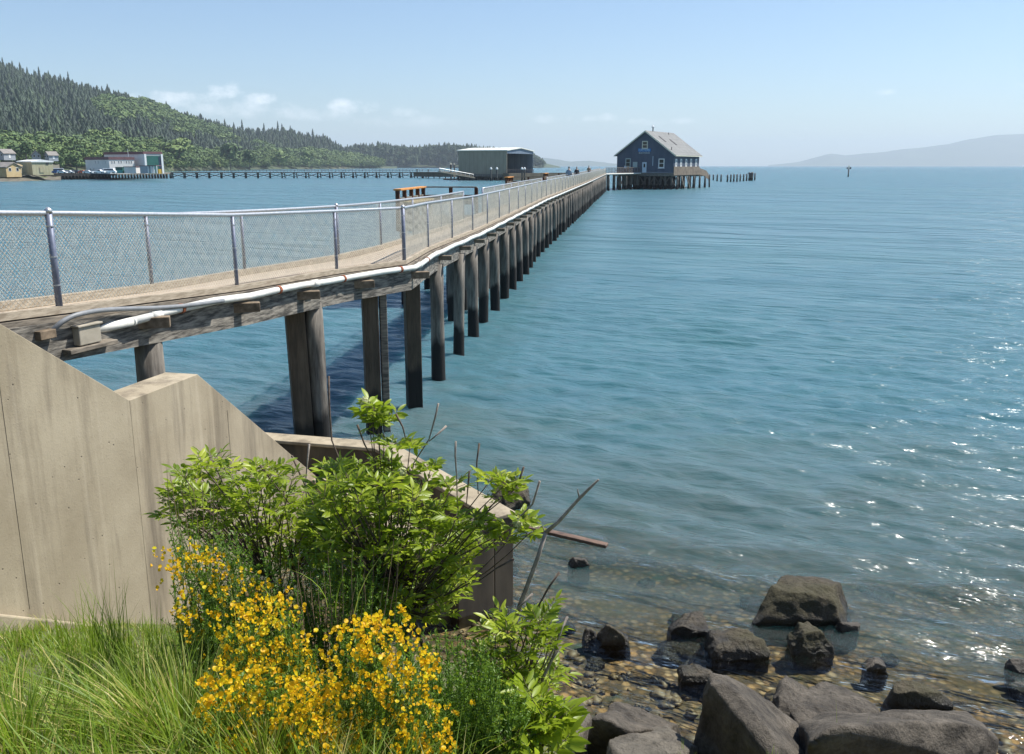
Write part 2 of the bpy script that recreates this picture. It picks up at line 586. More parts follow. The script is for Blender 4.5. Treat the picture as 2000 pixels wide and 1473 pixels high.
# ------------------------------------------------------------------ water: one wavy sheet to the horizon
def make_water():
    rows = []
    r = 3.6
    while r < 16800:
        rows.append(r)
        r += max(.02, r * r / 6200.0) if r < 400 else r * .065
    rows = np.array(rows)
    cols = np.linspace(-R(46), R(44), 760)
    dth = cols[1] - cols[0]
    RR, TT = np.meshgrid(rows, cols, indexing='ij')
    X, Y = RR * np.sin(TT), RR * np.cos(TT)
    dr = np.gradient(rows)
    cell = np.maximum(dr, rows * dth)[:, None]
    rng = np.random.RandomState(11)
    Z = np.zeros_like(X)
    n = 95
    lam = np.exp(rng.uniform(math.log(.16), math.log(1.7), n))
    ang = R(-112) + rng.normal(0, R(19), n)
    ph = rng.uniform(0, 6.283, n)
    for L, a, p in zip(lam, ang, ph):
        k = 2 * math.pi / L
        steep = .044 * (1.0 if L < 1.3 else .6)
        w = np.clip((L / cell - 2.2) / 2.0, 0, 1)
        if w.max() <= 0:
            continue
        nr = int((w[:, 0] > 0).sum())
        Z[:nr] += w[:nr] * steep / k * np.sin(k * (X[:nr] * math.cos(a) + Y[:nr] * math.sin(a)) + p)
    # gusts: patches of rougher and smoother water
    gust = .75 + .35 * fbm(X, Y, 8, 3, .12)
    near = np.clip((-shore_d(X, Y) + 1.5) / 6.0, .35, 1.0)
    Z *= np.clip(gust, .35, 1.5) * near
    nr, nc = X.shape
    idx = np.arange(nr * nc).reshape(nr, nc)
    f = np.stack([idx[:-1, :-1], idx[:-1, 1:], idx[1:, 1:], idx[1:, :-1]], -1).reshape(-1, 4)
    m, t, b = base_mat("bay_water")
    v = pos_vec(t)
    # small ripples
    def wave_vec(along_, across_):
        mp = nd(t, "ShaderNodeMapping", vector_type='TEXTURE')
        mp.inputs["Rotation"].default_value = (0, 0, R(-22))
        mp.inputs["Scale"].default_value = (along_, across_, 1)
        t.links.new(nd(t, "ShaderNodeNewGeometry").outputs["Position"], mp.inputs[0])
        return mp.outputs[0]
    n1 = noise_out(t, wave_vec(.75, .22), 1.0, 4, .55, .15)
    n2 = noise_out(t, wave_vec(1.35, .40), 1.0, 4, .55, .15)
    n3 = noise_out(t, wave_vec(7.0, 2.2), 1.0, 3, .55, .1)
    sp3 = nd(t, "ShaderNodeSeparateXYZ"); t.links.new(v, sp3.inputs[0])
    open_bay = mth(t, 'DIVIDE', mth(t, 'SUBTRACT', sp3.outputs[1], 22.0), 45.0, clamp=True)      # waves grow away from the sheltered shore
    n4 = noise_out(t, wave_vec(30.0, 9.0), 1.0, 3, .6, .2)
    bz = bump(t, mth(t, 'MULTIPLY', n4, open_bay), 1.0, 2.6)
    b0 = bump(t, mth(t, 'MULTIPLY', n3, mth(t, 'MULTIPLY_ADD', open_bay, .8, .2)), 1.0, 1.1, bz)
    b1 = bump(t, n2, 1.0, .19, b0)
    b2 = bump(t, n1, .9, .075, b1)
    t.links.new(b2, b.inputs["Normal"])
    # colour of the turbid water, bluer and greener patches
    pat = noise_out(t, pos_vec(t, (.6, 1.4, 1)), .02, 4)
    pat2 = noise_out(t, pos_vec(t, (.6, 1.4, 1)), .35, 3)
    deep = mixc(t, ramp(t, pat, [(.35, 0.0), (.65, 1.0)]), (.064, .146, .182), (.068, .156, .177))
    deep = mixc(t, ramp(t, pat2, [(.40, 0.0), (.65, .35)]), deep, (.052, .123, .160))
    spp = nd(t, "ShaderNodeSeparateXYZ"); t.links.new(v, spp.inputs[0])
    out = mth(t, 'ADD', mth(t, 'MULTIPLY_ADD', spp.outputs[0], .3, -8.3), spp.outputs[1])
    out = mth(t, 'ADD', out, mth(t, 'MULTIPLY_ADD', pat2, 12.0, -6.0))
    deep = mixc(t, mth(t, 'DIVIDE', mth(t, 'SUBTRACT', out, 1.5), 12.0, clamp=True), (.100, .140, .135), deep)
    t.links.new(deep, b.inputs["Base Color"])
    t.links.new(mth(t, 'MULTIPLY_ADD', mth(t, 'DIVIDE', mth(t, 'SUBTRACT', spp.outputs[1], 25.0), 150.0, clamp=True), .02, .25), b.inputs["Roughness"])
    b.inputs["IOR"].default_value = 1.333
    b.subsurface_method = 'BURLEY'
    b.inputs["Subsurface Weight"].default_value = .85
    b.inputs["Subsurface Radius"].default_value = (.35, .8, .8)
    b.inputs["Subsurface Scale"].default_value = .8
    b.inputs["Specular IOR Level"].default_value = .40
    # clear shallow water: bed shows through
    tr = nd(t, "ShaderNodeBsdfTransparent"); tr.inputs[0].default_value = (.86, .90, .80, 1)
    gl = nd(t, "ShaderNodeBsdfGlossy"); gl.inputs["Roughness"].default_value = .045
    t.links.new(b2, gl.inputs["Normal"])
    fr = nd(t, "ShaderNodeFresnel"); fr.inputs[0].default_value = 1.333
    t.links.new(b2, fr.inputs["Normal"])
    clear = nd(t, "ShaderNodeMixShader")
    t.links.new(fr.outputs[0], clear.inputs[0]); t.links.new(tr.outputs[0], clear.inputs[1]); t.links.new(gl.outputs[0], clear.inputs[2])
    sp = nd(t, "ShaderNodeSeparateXYZ"); t.links.new(v, sp.inputs[0])
    dist = mth(t, 'ADD', mth(t, 'MULTIPLY_ADD', sp.outputs[0], .3, -8.3), sp.outputs[1])   # metres out from the shore line
    dist = mth(t, 'ADD', dist, mth(t, 'MULTIPLY_ADD', pat2, 5.0, -3.2))
    turb = mth(t, 'SUBTRACT', 1.0, mth(t, 'POWER', 2.718, mth(t, 'MULTIPLY', mth(t, 'MAXIMUM', dist, 0.0), -.29)), clamp=True)
    fin = nd(t, "ShaderNodeMixShader")
    t.links.new(turb, fin.inputs[0]); t.links.new(clear.outputs[0], fin.inputs[1]); t.links.new(b.outputs[0], fin.inputs[2])
    # scattered whitecaps
    cap = noise_out(t, pos_vec(t, (1, 2.4, 1)), 1.3, 4, .6)
    cap2 = noise_out(t, pos_vec(t, (1, 1, 1)), .06, 2)
    capf = mth(t, 'MULTIPLY', ramp(t, cap, [(.745, 0.0), (.765, 1.0)]), ramp(t, cap2, [(.45, 0.0), (.6, 1.0)]))
    capf = mth(t, 'MULTIPLY', capf, mth(t, 'GREATER_THAN', dist, 22.0))
    wd = nd(t, "ShaderNodeBsdfDiffuse"); wd.inputs[0].default_value = (.8, .82, .8, 1)
    fin2 = nd(t, "ShaderNodeMixShader")
    t.links.new(capf, fin2.inputs[0]); t.links.new(fin.outputs[0], fin2.inputs[1]); t.links.new(wd.outputs[0], fin2.inputs[2])
    t.links.new(fin2.outputs[0], t.nodes["Material Output"].inputs[0])
    o = link_mesh("water", np.stack([X, Y, Z], -1).reshape(-1, 3), f, m, smooth=True)
    structure(o)


make_water()

# ------------------------------------------------------------------ concrete wing wall and outfall box
corner = aty(253, 782, 8.4)
dirB = np.array([math.sin(R(14)), math.cos(R(14)), 0])
dirA = np.array([math.sin(R(20)), math.cos(R(20)), 0])
nB = np.array([dirB[1], -dirB[0], 0])          # faces right, towards the sun
nA = np.array([dirA[1], -dirA[0], 0])
flat_end = onplane(386, 733, corner, dirB); flat_end[2] = corner[2]
slope_end = onplane(655, 962, corner, dirB)
sl_d = (slope_end - flat_end)
slope_end = flat_end + sl_d * 1.25
topA = onplane(0, 632, corner, dirA)
topA = corner + (topA - corner) * 1.6
TH = .40
ww = thing("retaining_wall", "tan concrete wing wall with a sloping top at the shore end of the pier", "wall", (corner[0], corner[1], 0))
pB = [corner, flat_end, slope_end, slope_end * (1, 1, 0) + (0, 0, -1.2), corner * (1, 1, 0) + (0, 0, -1.2)]
MB().prism(pB, -nB * TH).build("stepped_panel", M['concrete'], ww, bevel=.005)
gap = dirA * .0008
pA = [topA, corner - gap, corner * (1, 1, 0) - gap + (0, 0, -1.0), topA * (1, 1, 0) + (0, 0, -1.0)]
MB().prism(pA, -nA * TH).build("sloping_panel", M['concrete'], ww, bevel=.005)
for (x0, y0, x1, y1, dd_, nn_) in ((11, 655, 58, 1190, dirA, nA), (447, 800, 470, 1150, dirB, nB)):
    p0, p1 = onplane(x0, y0, corner, dd_), onplane(x1, y1, corner, dd_)
    p0 = np.array([p1[0], p1[1], p0[2]])
    MB().beam(p1 + nn_ * .0005, p0 + nn_ * .0005, .0035, .003, nn_).build("joint", M['damp_shade'], ww)
# footing ledge under the sloping panel
fa, fb = onplane(-60, 1192, corner, dirA), onplane(300, 1232, corner, dirA)
fb = fa + (fb - fa) * min(1.0, (corner[1] - fa[1]) / (fb[1] - fa[1] + 1e-6))
MB().prism([fa + nA * .003, fb + nA * .003, fb + nA * .003 - (0, 0, 1.2), fa + nA * .003 - (0, 0, 1.2)], nA * .09).build("footing", M['concrete'], ww, bevel=.015)

bx = atz(1003, 1178, 0)
z_cop = onplane(1003, 1000, bx, np.array([1., 0, 0]))[2]
O1, O2, O3 = atz(520, 845, z_cop), atz(762, 864, z_cop), np.array([bx[0], bx[1], z_cop])
dR = (O2 - O3) / np.linalg.norm(O2 - O3)
nR = np.array([dR[1], -dR[0], 0])              # right of the wall as it runs out
dK = (O1 - O2) / np.linalg.norm(O1 - O2)
nK = np.array([dK[1], -dK[0], 0])
ob = thing("outfall_box", "low concrete box of walls with a pale coping at the water edge behind the shrubs", "wall", (O3[0], O3[1], 0))
T2 = .26
def wall_run(mb, a, b_, n, th, z0, z1):
    a, b_ = np.array([a[0], a[1], z0]), np.array([b_[0], b_[1], z0])
    mb.frame(a, b_ - a, np.array(n) * th, (0, 0, z1 - z0))
wall = MB(); wall_run(wall, O3, O2, -nR, T2, -1.5, z_cop - .05); wall.build("side_wall", M['damp_shade'], ob, bevel=.01)
wall = MB(); wall_run(wall, O2 + dK * .02, O1 + dK * 1.2, nK if nK[1] < 0 else -nK, T2, -1.5, z_cop - .053); wall.build("back_wall", M['damp_shade'], ob, bevel=.01)
cop = MB()
wall_run(cop, O3 - dR * .02 + nR * .03, O2 + nR * .03, -nR, T2 + .08, z_cop - .05, z_cop)
inw = nK if nK[1] < 0 else -nK
cop.build("coping", M['concrete'], ob, bevel=.012)
cop = MB(); wall_run(cop, O2 - dK * .03 - inw * .03, O1 + dK * 1.2 - inw * .03, inw, T2 + .08, z_cop - .052, z_cop - .003); cop.build("coping", M['concrete'], ob, bevel=.012)
front = MB(); wall_run(front, O3 - nR * (T2 + .004), O3 - nR * .75, dR, T2, -1.5, z_cop - .06); front.build("front_wall", M['damp_shade'], ob, bevel=.01)
l0, l1 = atz(900, 1082, z_cop - .45), atz(640, 926, z_cop - .45)
dl = (l1 - l0); nl = np.array([dl[1], -dl[0], 0]) / np.linalg.norm(dl[:2])
led = MB(); wall_run(led, l0, l1, -nl, .3, -1.5, z_cop - .45); led.build("inner_ledge", M['concrete'], ob, bevel=.01)

# ------------------------------------------------------------------ the pier
RIGHT = [(-5.75, 6.9), (-4.82, 9.5), (-3.89, 12.7), (-3.0, 15.46), (-2.04, 17.2)]
MAIN = [(-1.88, 20.4), (-.10, 36.6), (1.9, 55.0), (19.1, 187.0)]
RIGHT_ALL = RIGHT + MAIN
def rx(y):
    return float(np.interp(y, [p[1] for p in RIGHT_ALL], [p[0] for p in RIGHT_ALL]))
Y_END = 187.0
W_MAIN = 1.2
LEFT_NEAR = [(-6.0, 8.0), (-5.50, 10.5), (-5.10, 12.6), (-4.55, 15.2), (-3.5, 18.3)]
FH = 1.06
def deck_z(y):
    return float(np.interp(y, [6.5, 9.5, 12.7, 15.5, 17.2, 23.5, 28, 54, 105, 187], [3.62, 3.46, 3.27, 3.19, 3.165, 3.10, 3.05, 3.05, 3.14, 3.45]))


def path_points(poly, step):
    """resample a plan polyline; z follows the deck"""
    out = []
    for (a, b) in zip(poly[:-1], poly[1:]):
        a, b = np.array(a), np.array(b)
        n = max(1, int(round(np.linalg.norm(b - a) / step)))
        for i in range(n):
            p = a + (b - a) * i / n
            out.append((p[0], p[1], deck_z(p[1])))
    out.append((poly[-1][0], poly[-1][1], deck_z(poly[-1][1])))
    return [np.array(p) for p in out]


right_line = path_points(RIGHT_ALL, .8)
left_line = path_points(LEFT_NEAR + [(x - W_MAIN, y - (.3 if y > 180 else 0)) for x, y in MAIN], .8)


def cum(pts):
    d = [0.0]
    for a, b in zip(pts[:-1], pts[1:]):
        d.append(d[-1] + float(np.linalg.norm(b - a)))
    return np.array(d)


def along(pts, s):
    """points at arc lengths s"""
    c_ = cum(pts)
    P = np.array(pts)
    return np.stack([np.interp(s, c_, P[:, k]) for k in range(3)], -1)


def offset_line(pts, off, dz=0.0):
    out = []
    for i, p in enumerate(pts):
        d = pts[min(i + 1, len(pts) - 1)] - pts[max(i - 1, 0)]
        n = np.array([d[1], -d[0], 0]); n /= np.linalg.norm(n)
        out.append(p + n * off + np.array([0, 0, dz]))
    return out


pier = thing("pier", "long narrow timber pier on round piles running out to the boathouse", "pier", (-4.5, 12, 0))
# deck sheet with thickness
ns = 260
cr, cl = cum(right_line)[-1], cum(left_line)[-1]
q = np.linspace(0, 1, ns) ** 1.5
PR, PL = along(right_line, q * cr), along(left_line, q * cl)
dv, df, da = [], [], []
for i in range(ns):
    for k in range(7):
        p = PR[i] + (PL[i] - PR[i]) * k / 6
        dv.append(p); da.append(np.linalg.norm(PL[i] - PR[i]) * k / 6)
nv = len(dv)
dv += [p - np.array([0, 0, .07]) for p in dv]; da += da
for i in range(ns - 1):
    for k in range(6):
        a = i * 7 + k
        df.append((a, a + 7, a + 8, a + 1)); df.append((nv + a, nv + a + 1, nv + a + 8, nv + a + 7))
    a = i * 7
    df.append((a, nv + a, nv + a + 7, a + 7)); a += 6
    df.append((a, a + 7, nv + a + 7, nv + a))
link_mesh("deck", np.array(dv), df, M['deck'], pier, attrs={"across": da})


def ribbon(mb, pts, w, h):
    """rectangular section swept along pts (w across, h up, centred)"""
    vs, fs = [], []
    for i, p in enumerate(pts):
        d = pts[min(i + 1, len(pts) - 1)] - pts[max(i - 1, 0)]
        n = np.array([d[1], -d[0], 0]); n = n / np.linalg.norm(n)
        for sx, sz in ((-1, -1), (1, -1), (1, 1), (-1, 1)):
            vs.append(p + n * w / 2 * sx + np.array([0, 0, h / 2 * sz]))
    for i in range(len(pts) - 1):
        for k in range(4):
            k2 = (k + 1) % 4
            fs.append((i * 4 + k, i * 4 + k2, (i + 1) * 4 + k2, (i + 1) * 4 + k))
    fs.append((0, 1, 2, 3)); e = (len(pts) - 1) * 4
    fs.append((e + 3, e + 2, e + 1, e))
    mb.add(vs, fs)
    return mb


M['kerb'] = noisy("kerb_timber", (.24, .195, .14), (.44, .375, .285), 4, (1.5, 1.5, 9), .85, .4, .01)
ribbon(MB(), offset_line(right_line, -.02, .04), .08, .08).build("kerb", M['kerb'], pier)
ribbon(MB(), offset_line(left_line, .03, .055), .10, .10).build("kerb", M['kerb'], pier)
near_r = [p for p in right_line if p[1] < 19.2]
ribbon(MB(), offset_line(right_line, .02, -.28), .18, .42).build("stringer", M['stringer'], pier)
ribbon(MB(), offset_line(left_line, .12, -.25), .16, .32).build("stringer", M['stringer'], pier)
ribbon(MB(), offset_line(right_line, .05, -.05), .05, .07).build("edge_board", M['timber'], pier)

# piles
rng = random.Random(5)


def pile_mesh(mb, x, y, r, top, z0=-2.5, lean=(0, 0), n=14):
    pts, rs = [], []
    for k in range(7):
        t = k / 6
        pts.append((x + lean[0] * (1 - t), y + lean[1] * (1 - t), z0 + (top - z0) * t))
        rs.append(r * (1.0 + .05 * math.sin(k * 2.1 + x * 3)) * (1.04 - .08 * t))
    return mb.tube(pts, rs, n)


# three older supports near the shore: a square post beside a round pile
def at_right(y, off):
    return rx(y) + off


pile_mesh(MB(), aty(292, 700, 10.85)[0], 10.85, .18, deck_z(10.85) - .44, -1.0).build("pile", M['pile'], pier, smooth=True)
p6 = atz(598, 905, 0)
for (px, w, mat_) in ((585, .26, 'post_brown'), (617, .26, 'pile')):
    c0 = aty(px, 700, 14.62)
    zt = deck_z(14.62) - .40
    if mat_ == 'post_brown':
        MB().beam((c0[0] + .06, 14.62, -1.8), (c0[0] - .05, 14.62, zt), .34, .30, (1, .35, 0)).build("support_post", M[mat_], pier, bevel=.012)
    else:
        pile_mesh(MB(), c0[0] - .02, 14.68, .155, zt, -1.8, (.06, 0)).build("pile", M[mat_], pier, smooth=True)
c0 = aty(726, 700, 16.5)
MB().beam((c0[0], 16.5, -1.8), (c0[0], 16.5, deck_z(16.5) - .40), .28, .28, (1, .3, 0)).build("support_post", M['post_brown'], pier, bevel=.012)
c0 = aty(751, 700, 16.6)
MB().beam((c0[0], 16.6, -1.8), (c0[0], 16.6, deck_z(16.6) - .40), .16, .13, (1, .3, 0)).build("support_post", M['timber'], pier, bevel=.01)
c0 = aty(806, 650, 18.42)
MB().beam((c0[0], 18.42, -1.8), (c0[0], 18.42, deck_z(18.4) - .36), .35, .30, (1, .3, 0)).build("support_post", M['post_brown'], pier, bevel=.015)
piles_y = [21.0, 23.9, 26.5, 29.2, 31.5, 34.6, 37.2, 39.8]
while piles_y[-1] < Y_END - 3:
    piles_y.append(piles_y[-1] + 2.72 + rng.uniform(-.12, .12))
for i, y in enumerate(piles_y):
    r = .165 + rng.uniform(-.012, .014)
    pile_mesh(MB(), rx(y) + .06 + rng.uniform(-.04, .04), y, r, deck_z(y) - .36, -3.2, (rng.uniform(-.12, .12), rng.uniform(-.1, .1)), 14 if i < 14 else 9).build(
        "pile", M['pile'] if i < 16 else M['pile_far'], pier, smooth=True)
for i, y in enumerate(piles_y[3:14] + piles_y[15::5]):
    x = (at_right(y, -1.55) if y < 19 else rx(y) - W_MAIN + .14)
    pile_mesh(MB(), x, y + .15, .16, deck_z(y) - .36, -3.2, (rng.uniform(-.1, .1), 0), 9).build("pile", M['pile_far'], pier, smooth=True)
# cross caps sticking out under the pipe
br_pts = [(aty(258, 640, 10.5), .5), (aty(468, 600, 12.4), .5), (aty(628, 566, 14.0), .5), (aty(752, 545, 15.7), .5), (aty(828, 524, 17.25), .5)]
for p, L in br_pts:
    y = p[1]
    x = at_right(y, 0)
    z = deck_z(y) - .22
    MB().beam((x - .55, y - .17, z), (x + .42, y + .14, z), .15, .13).build("bracket", M['bracket'], pier, bevel=.008)
for y in piles_y[:36]:
    x, z = rx(y), deck_z(y) - .22
    MB().beam((x - .5, y - .02, z), (x + .40, y + .06, z), .15, .10).build("bracket", M['bracket'], pier)

# white pipe on the brackets, junction box, grey conduit
pipe_line = [p for p in offset_line(right_line, .185, -.06) if p[1] > 10.05]
pipe = thing("white_pipe", "white plastic pipe running along the water side of the pier deck", "pipe", pipe_line[0])
for k, p in enumerate(pipe_line):
    p[2] += .012 * math.sin(k * 1.7) + (-.11 * min(1, max(0, (11.9 - p[1]) / 1.6)))
MB().tube(pipe_line, .050, 10).build("pipe_run", M['pvc'], pipe, smooth=True)
cl_ = cum(pipe_line)
for s in (0.9, 3.2, 5.2, 6.9, 9.0):
    a = along(pipe_line, np.array([s, s + .05]))
    MB().tube([a[0], a[1]], .063, 10).build("band", M['rust'], pipe)
for s in (.35, 4.2, 7.9, 10.5, 14, 18):
    a = along(pipe_line, np.array([s, s + .16]))
    MB().tube([a[0], a[1]], .062, 10).build("coupling", M['pvc'], pipe, smooth=True)
jb0 = aty(152, 652, 9.64)
d0 = np.array([.364, 1, 0]); d0 /= np.linalg.norm(d0); n0 = np.array([d0[1], -d0[0], 0])
jb = thing("junction_box", "square grey box at the shore end of the white pipe", "box", jb0)
MB().box(jb0, (.36, .30, .20), -.36).build("box_body", M['boxgrey'], jb, bevel=.012)
MB().box(jb0 + np.array([0, 0, .112]), (.40, .34, .022), -.36).build("box_lid", M['boxgrey'], jb, bevel=.006)
MB().beam(jb0 + n0 * .02 - d0 * .32 - np.array([0, 0, .135]), jb0 + n0 * .02 + d0 * .35 - np.array([0, 0, .135]), .38, .05).build("shelf_board", M['timber'], jb, bevel=.006)
MB().tube([jb0 - d0 * .17, jb0 - d0 * .55 + np.array([-.02, 0, -.03])], .04, 10).build("pipe_stub", M['pvc'], jb, smooth=True)
MB().tube([jb0 + d0 * .14, pipe_line[0] + d0 * .05], .052, 10).build("pipe_stub", M['pvc'], jb, smooth=True)
sb = aty(72, 652, 9.13)
MB().beam(sb - n0 * .4, sb + n0 * .16, .20, .09).build("bracket", M['bracket'], pier, bevel=.006)
cp = [aty(92, 655, 9.22), aty(108, 640, 9.22), aty(128, 622, 9.3), aty(165, 610, 9.5), aty(215, 604, 9.95), aty(270, 603, 10.4), aty(330, 601, 10.85), aty(400, 593, 11.5), aty(470, 582, 12.3)]
fine = []
for i in range(len(cp) - 1):
    for k in range(5):
        fine.append(cp[i] + (cp[i + 1] - cp[i]) * k / 5)
sm = [np.mean(fine[max(0, i - 3):i + 4], axis=0) for i in range(len(fine))]
tag(link_mesh("conduit", *(lambda m_: (np.array(m_.v), m_.f))(MB().tube(sm, .028, 8)), M['conduit'], origin=sm[0], smooth=True), "dark grey flexible conduit arching over the junction box", "cable")

# ------------------------------------------------------------------ chain link fences


def wire_mesh(pts, s0, s1, pitch, rad, z0=.10, z1=FH - .03):
    """diamond wire between arc lengths s0 and s1 along the line pts"""
    n = max(2, int((s1 - s0) / pitch))
    rows = int((z1 - z0) / (pitch * .5))
    ss = s0 + (np.arange(n + 2)) * pitch / 2 * 2 * .5
    n = int((s1 - s0) / (pitch / 2))
    ss = np.clip(s0 + np.arange(n + 2) * pitch / 2, s0, s1)
    P = along(pts, ss)
    d = np.gradient(P, axis=0); d[:, 2] = 0
    nn = np.stack([d[:, 1], -d[:, 0], np.zeros(len(P))], -1)
    nn /= np.linalg.norm(nn, axis=1)[:, None] + 1e-9
    dz = (z1 - z0) / rows
    V, F = [], []
    jj = np.arange(rows)
    segs = []
    for i in range(0, n):
        # node columns i and i+1; wires go i->i+1 on even rows, i+1->i on odd (by parity)
        for par in (0, 1):
            r = jj[(jj + i) % 2 == par]
            a = np.repeat(P[i if par == 0 else i + 1][None], len(r), 0) + np.stack([0 * r, 0 * r, z0 + r * dz], -1) + nn[i] * rad * (1 if par else -1)
            b = np.repeat(P[i + 1 if par == 0 else i][None], len(r), 0) + np.stack([0 * r, 0 * r, z0 + (r + 1) * dz], -1) + nn[i] * rad * (1 if par else -1)
            segs.append((a, b, np.repeat(nn[i][None], len(r), 0)))
    A = np.concatenate([s[0] for s in segs]); B = np.concatenate([s[1] for s in segs]); N = np.concatenate([s[2] for s in segs])
    D = B - A; D /= np.linalg.norm(D, axis=1)[:, None]
    U = np.cross(D, N)
    ring = []
    for k in range(3):
        t = 2 * math.pi * k / 3 + .5
        ring.append(N * math.cos(t) * rad + U * math.sin(t) * rad)
    K = len(A)
    V = np.concatenate([A + r for r in ring] + [B + r for r in ring])
    ids = np.arange(K)
    F = np.concatenate([np.stack([ids + k * K, ids + ((k + 1) % 3) * K, ids + (3 + (k + 1) % 3) * K, ids + (3 + k) * K], -1) for k in range(3)])
    return V, F


def fence(label, line, post_s, s0, s1, big=(), group=None):
    pts0 = along(line, np.array([s0]))[0]
    root = thing("chain_link_fence", label, "fence", pts0, group)
    n = max(2, int((s1 - s0) / 1.0))
    rail = along(line, np.linspace(s0, s1, n + 1))
    rail[:, 2] += FH
    MB().tube(list(rail), .026, 8).build("top_rail", M['galv'], root, smooth=True)
    for i, s in enumerate(post_s):
        p = along(line, np.array([s]))[0]
        r = .036 if i in big else .027
        if p[1] > 60:
            r = .030
        sides = 10 if p[1] < 40 else 6
        po = MB().tube([p + np.array([0, 0, -.03]), p + np.array([0, 0, FH + (.02 if i in big else -.02)])], r, sides).build("post", M['galv_post'], root, smooth=True)
        if p[1] < 30:
            if i in big:
                MB().tube([p + np.array([0, 0, FH + .0]), p + np.array([0, 0, FH + .035]), p + np.array([0, 0, FH + .06])], [r * 1.15, r * 1.1, r * .3], 10).build("post_cap", M['galv'], po, smooth=True)
            for zz in (.30, .60, .92):
                MB().tube([p + np.array([0, 0, zz]), p + np.array([0, 0, zz + .012])], r * 1.18, 10).build("tie_ring", M['galv'], po)
    Y0 = pts0[1]
    bounds = [s0]
    c_ = cum(line)
    lods = [(26, .058, .0025), (48, .075, .0031), (85, .12, .0042), (400, .2, .0065)]
    cur = s0
    Vs, Fs, o = [], [], 0
    for ymax, pitch, rad in lods:
        s_at = float(np.interp(ymax, [p[1] for p in line], c_))
        e = min(s1, s_at)
        if e - cur > pitch * 2:
            V, F = wire_mesh(line, cur, e, pitch, rad)
            Vs.append(V); Fs.append(F + o); o += len(V)
            cur = e
    link_mesh("mesh_panel", np.concatenate(Vs), np.concatenate(Fs), M['wire'], root)
    return root


fr_line = offset_line(right_line, -.02)
fl_line = offset_line(left_line, .02)
cR = cum(fr_line); yR = [p[1] for p in fr_line]
cL = cum(fl_line); yL = [p[1] for p in fl_line]
sR = lambda y: float(np.interp(y, yR, cR))
sL = lambda y: float(np.interp(y, yL, cL))
posts_r = [7.0, 9.5, 12.7, 15.46, 17.2, 20.4, 23.5, 27.0, 30.2, 33.4, 36.6, 40.2, 43.6, 47.0, 50.3, 53.6]
while posts_r[-1] < Y_END - 3.5:
    posts_r.append(posts_r[-1] + 3.3)
posts_r.append(Y_END - .1)
fence("water side chain link fence of the pier, its rail unbroken from shore to boathouse", fr_line, [sR(y) for y in posts_r], sR(6.95), sR(Y_END), big=(1, 4))
G1a, G1b = 32.5, 37.3
G2a, G2b = 66.0, 69.7
G3a, G3b = 94.7, 98.9
pl = [8.1, 10.7, 12.6, 15.2, 18.2, 20.8, 24.2, 28.2, G1a]
fence("bay side chain link fence from the shore to the first fishing platform", fl_line, [sL(y) for y in pl], sL(8.05), sL(G1a), big=(4,))
for a, b_, lb in ((G1b, G2a, "bay side chain link fence between the first and second fishing platforms"), (G2b, G3a, "bay side chain link fence between the second and third fishing platforms"),
                  (G3b, Y_END - .4, "bay side chain link fence from the third fishing platform to the pier end")):
    k = max(2, int((b_ - a) / 3.4))
    fence(lb, fl_line, [sL(y) for y in np.linspace(a, b_, k + 1)], sL(a), sL(b_), big=(0,))

# ------------------------------------------------------------------ fishing platforms on the bay side
M['orange'] = noisy("orange_stained_timber", (.42, .17, .035), (.62, .29, .08), 5, (1, 1, 2), .7, .2)
M['rustwood'] = noisy("red_brown_timber", (.045, .016, .008), (.10, .035, .015), 6, rough=.8)
M['mustard'] = noisy("mustard_timber", (.26, .19, .06), (.40, .31, .12), 6, rough=.8)


def platform(label, y0, y1, depth):
    x0, x1 = rx(y0) - W_MAIN - .06, rx(y1) - W_MAIN - .06
    zd = deck_z(y0)
    u = np.array([x1 - x0, y1 - y0, 0]); L = np.linalg.norm(u); u /= L
    v = np.array([-u[1], u[0], 0])          # out over the bay
    o = np.array([x0, y0, zd])
    root = thing("fishing_platform", label, "platform", (o[0] + v[0] * depth / 2, o[1] + L / 2, 0), "fishing platforms along the bay side of the pier")
    P = lambda a, b, z: o + u * a + v * b + np.array([0, 0, z])
    MB().frame(P(0, 0.02, -.11), u * L, v * depth, (0, 0, .10)).build("deck", M['deck'], root)
    MB().frame(P(0, .02, -.36), u * L, v * depth, (0, 0, .24)).build("joist_frame", M['stringer'], root)
    for a in (.25, L - .25):
        for b in (.5, depth - .2):
            p = P(a, b, -.36)
            pile_mesh(MB(), p[0], p[1], .15, p[2], -3.0).build("pile", M['pile_far'], root, smooth=True)
    H = 1.08
    # outer rail (away from the pier), far rail, near rail is open
    for a, b in ((.06, depth - .06), (L * .25, depth - .06), (L * .5, depth - .06), (L * .75, depth - .06), (L - .06, depth - .06), (L - .06, depth * .5), (L - .06, .15)):
        p = P(a, b, -.1)
        MB().box(p + np.array([0, 0, (H + .1) / 2]), (.14, .14, H + .1), math.atan2(u[1], u[0])).build("rail_post", M['rustwood'], root, bevel=.008)
    MB().frame(P(0, depth - .20, H), u * L, v * .28, (0, 0, .06)).build("rail_cap", M['orange'], root, bevel=.008)
    MB().frame(P(L - .12, .12, H + .003), u * .12, v * (depth - .33), (0, 0, .05)).build("top_rail", M['timber'], root)
    MB().frame(P(.05, depth - .10, H - .62), u * (L - .1), v * .05, (0, 0, .36)).build("side_board", M['stringer'], root)
    MB().frame(P(L - .10, .1, H - .66), u * .05, v * (depth - .25), (0, 0, .38)).build("side_board", M['stringer'], root)
    MB().frame(P(.25, depth - .62, .62), u * (L - .9), v * .42, (0, 0, .06)).build("bench_seat", M['mustard'], root, bevel=.006)
    for a in (.5, L - .9):
        MB().frame(P(a, depth - .58, 0.002), u * .1, v * .34, (0, 0, .617)).build("bench_leg", M['rustwood'], root)
    return root


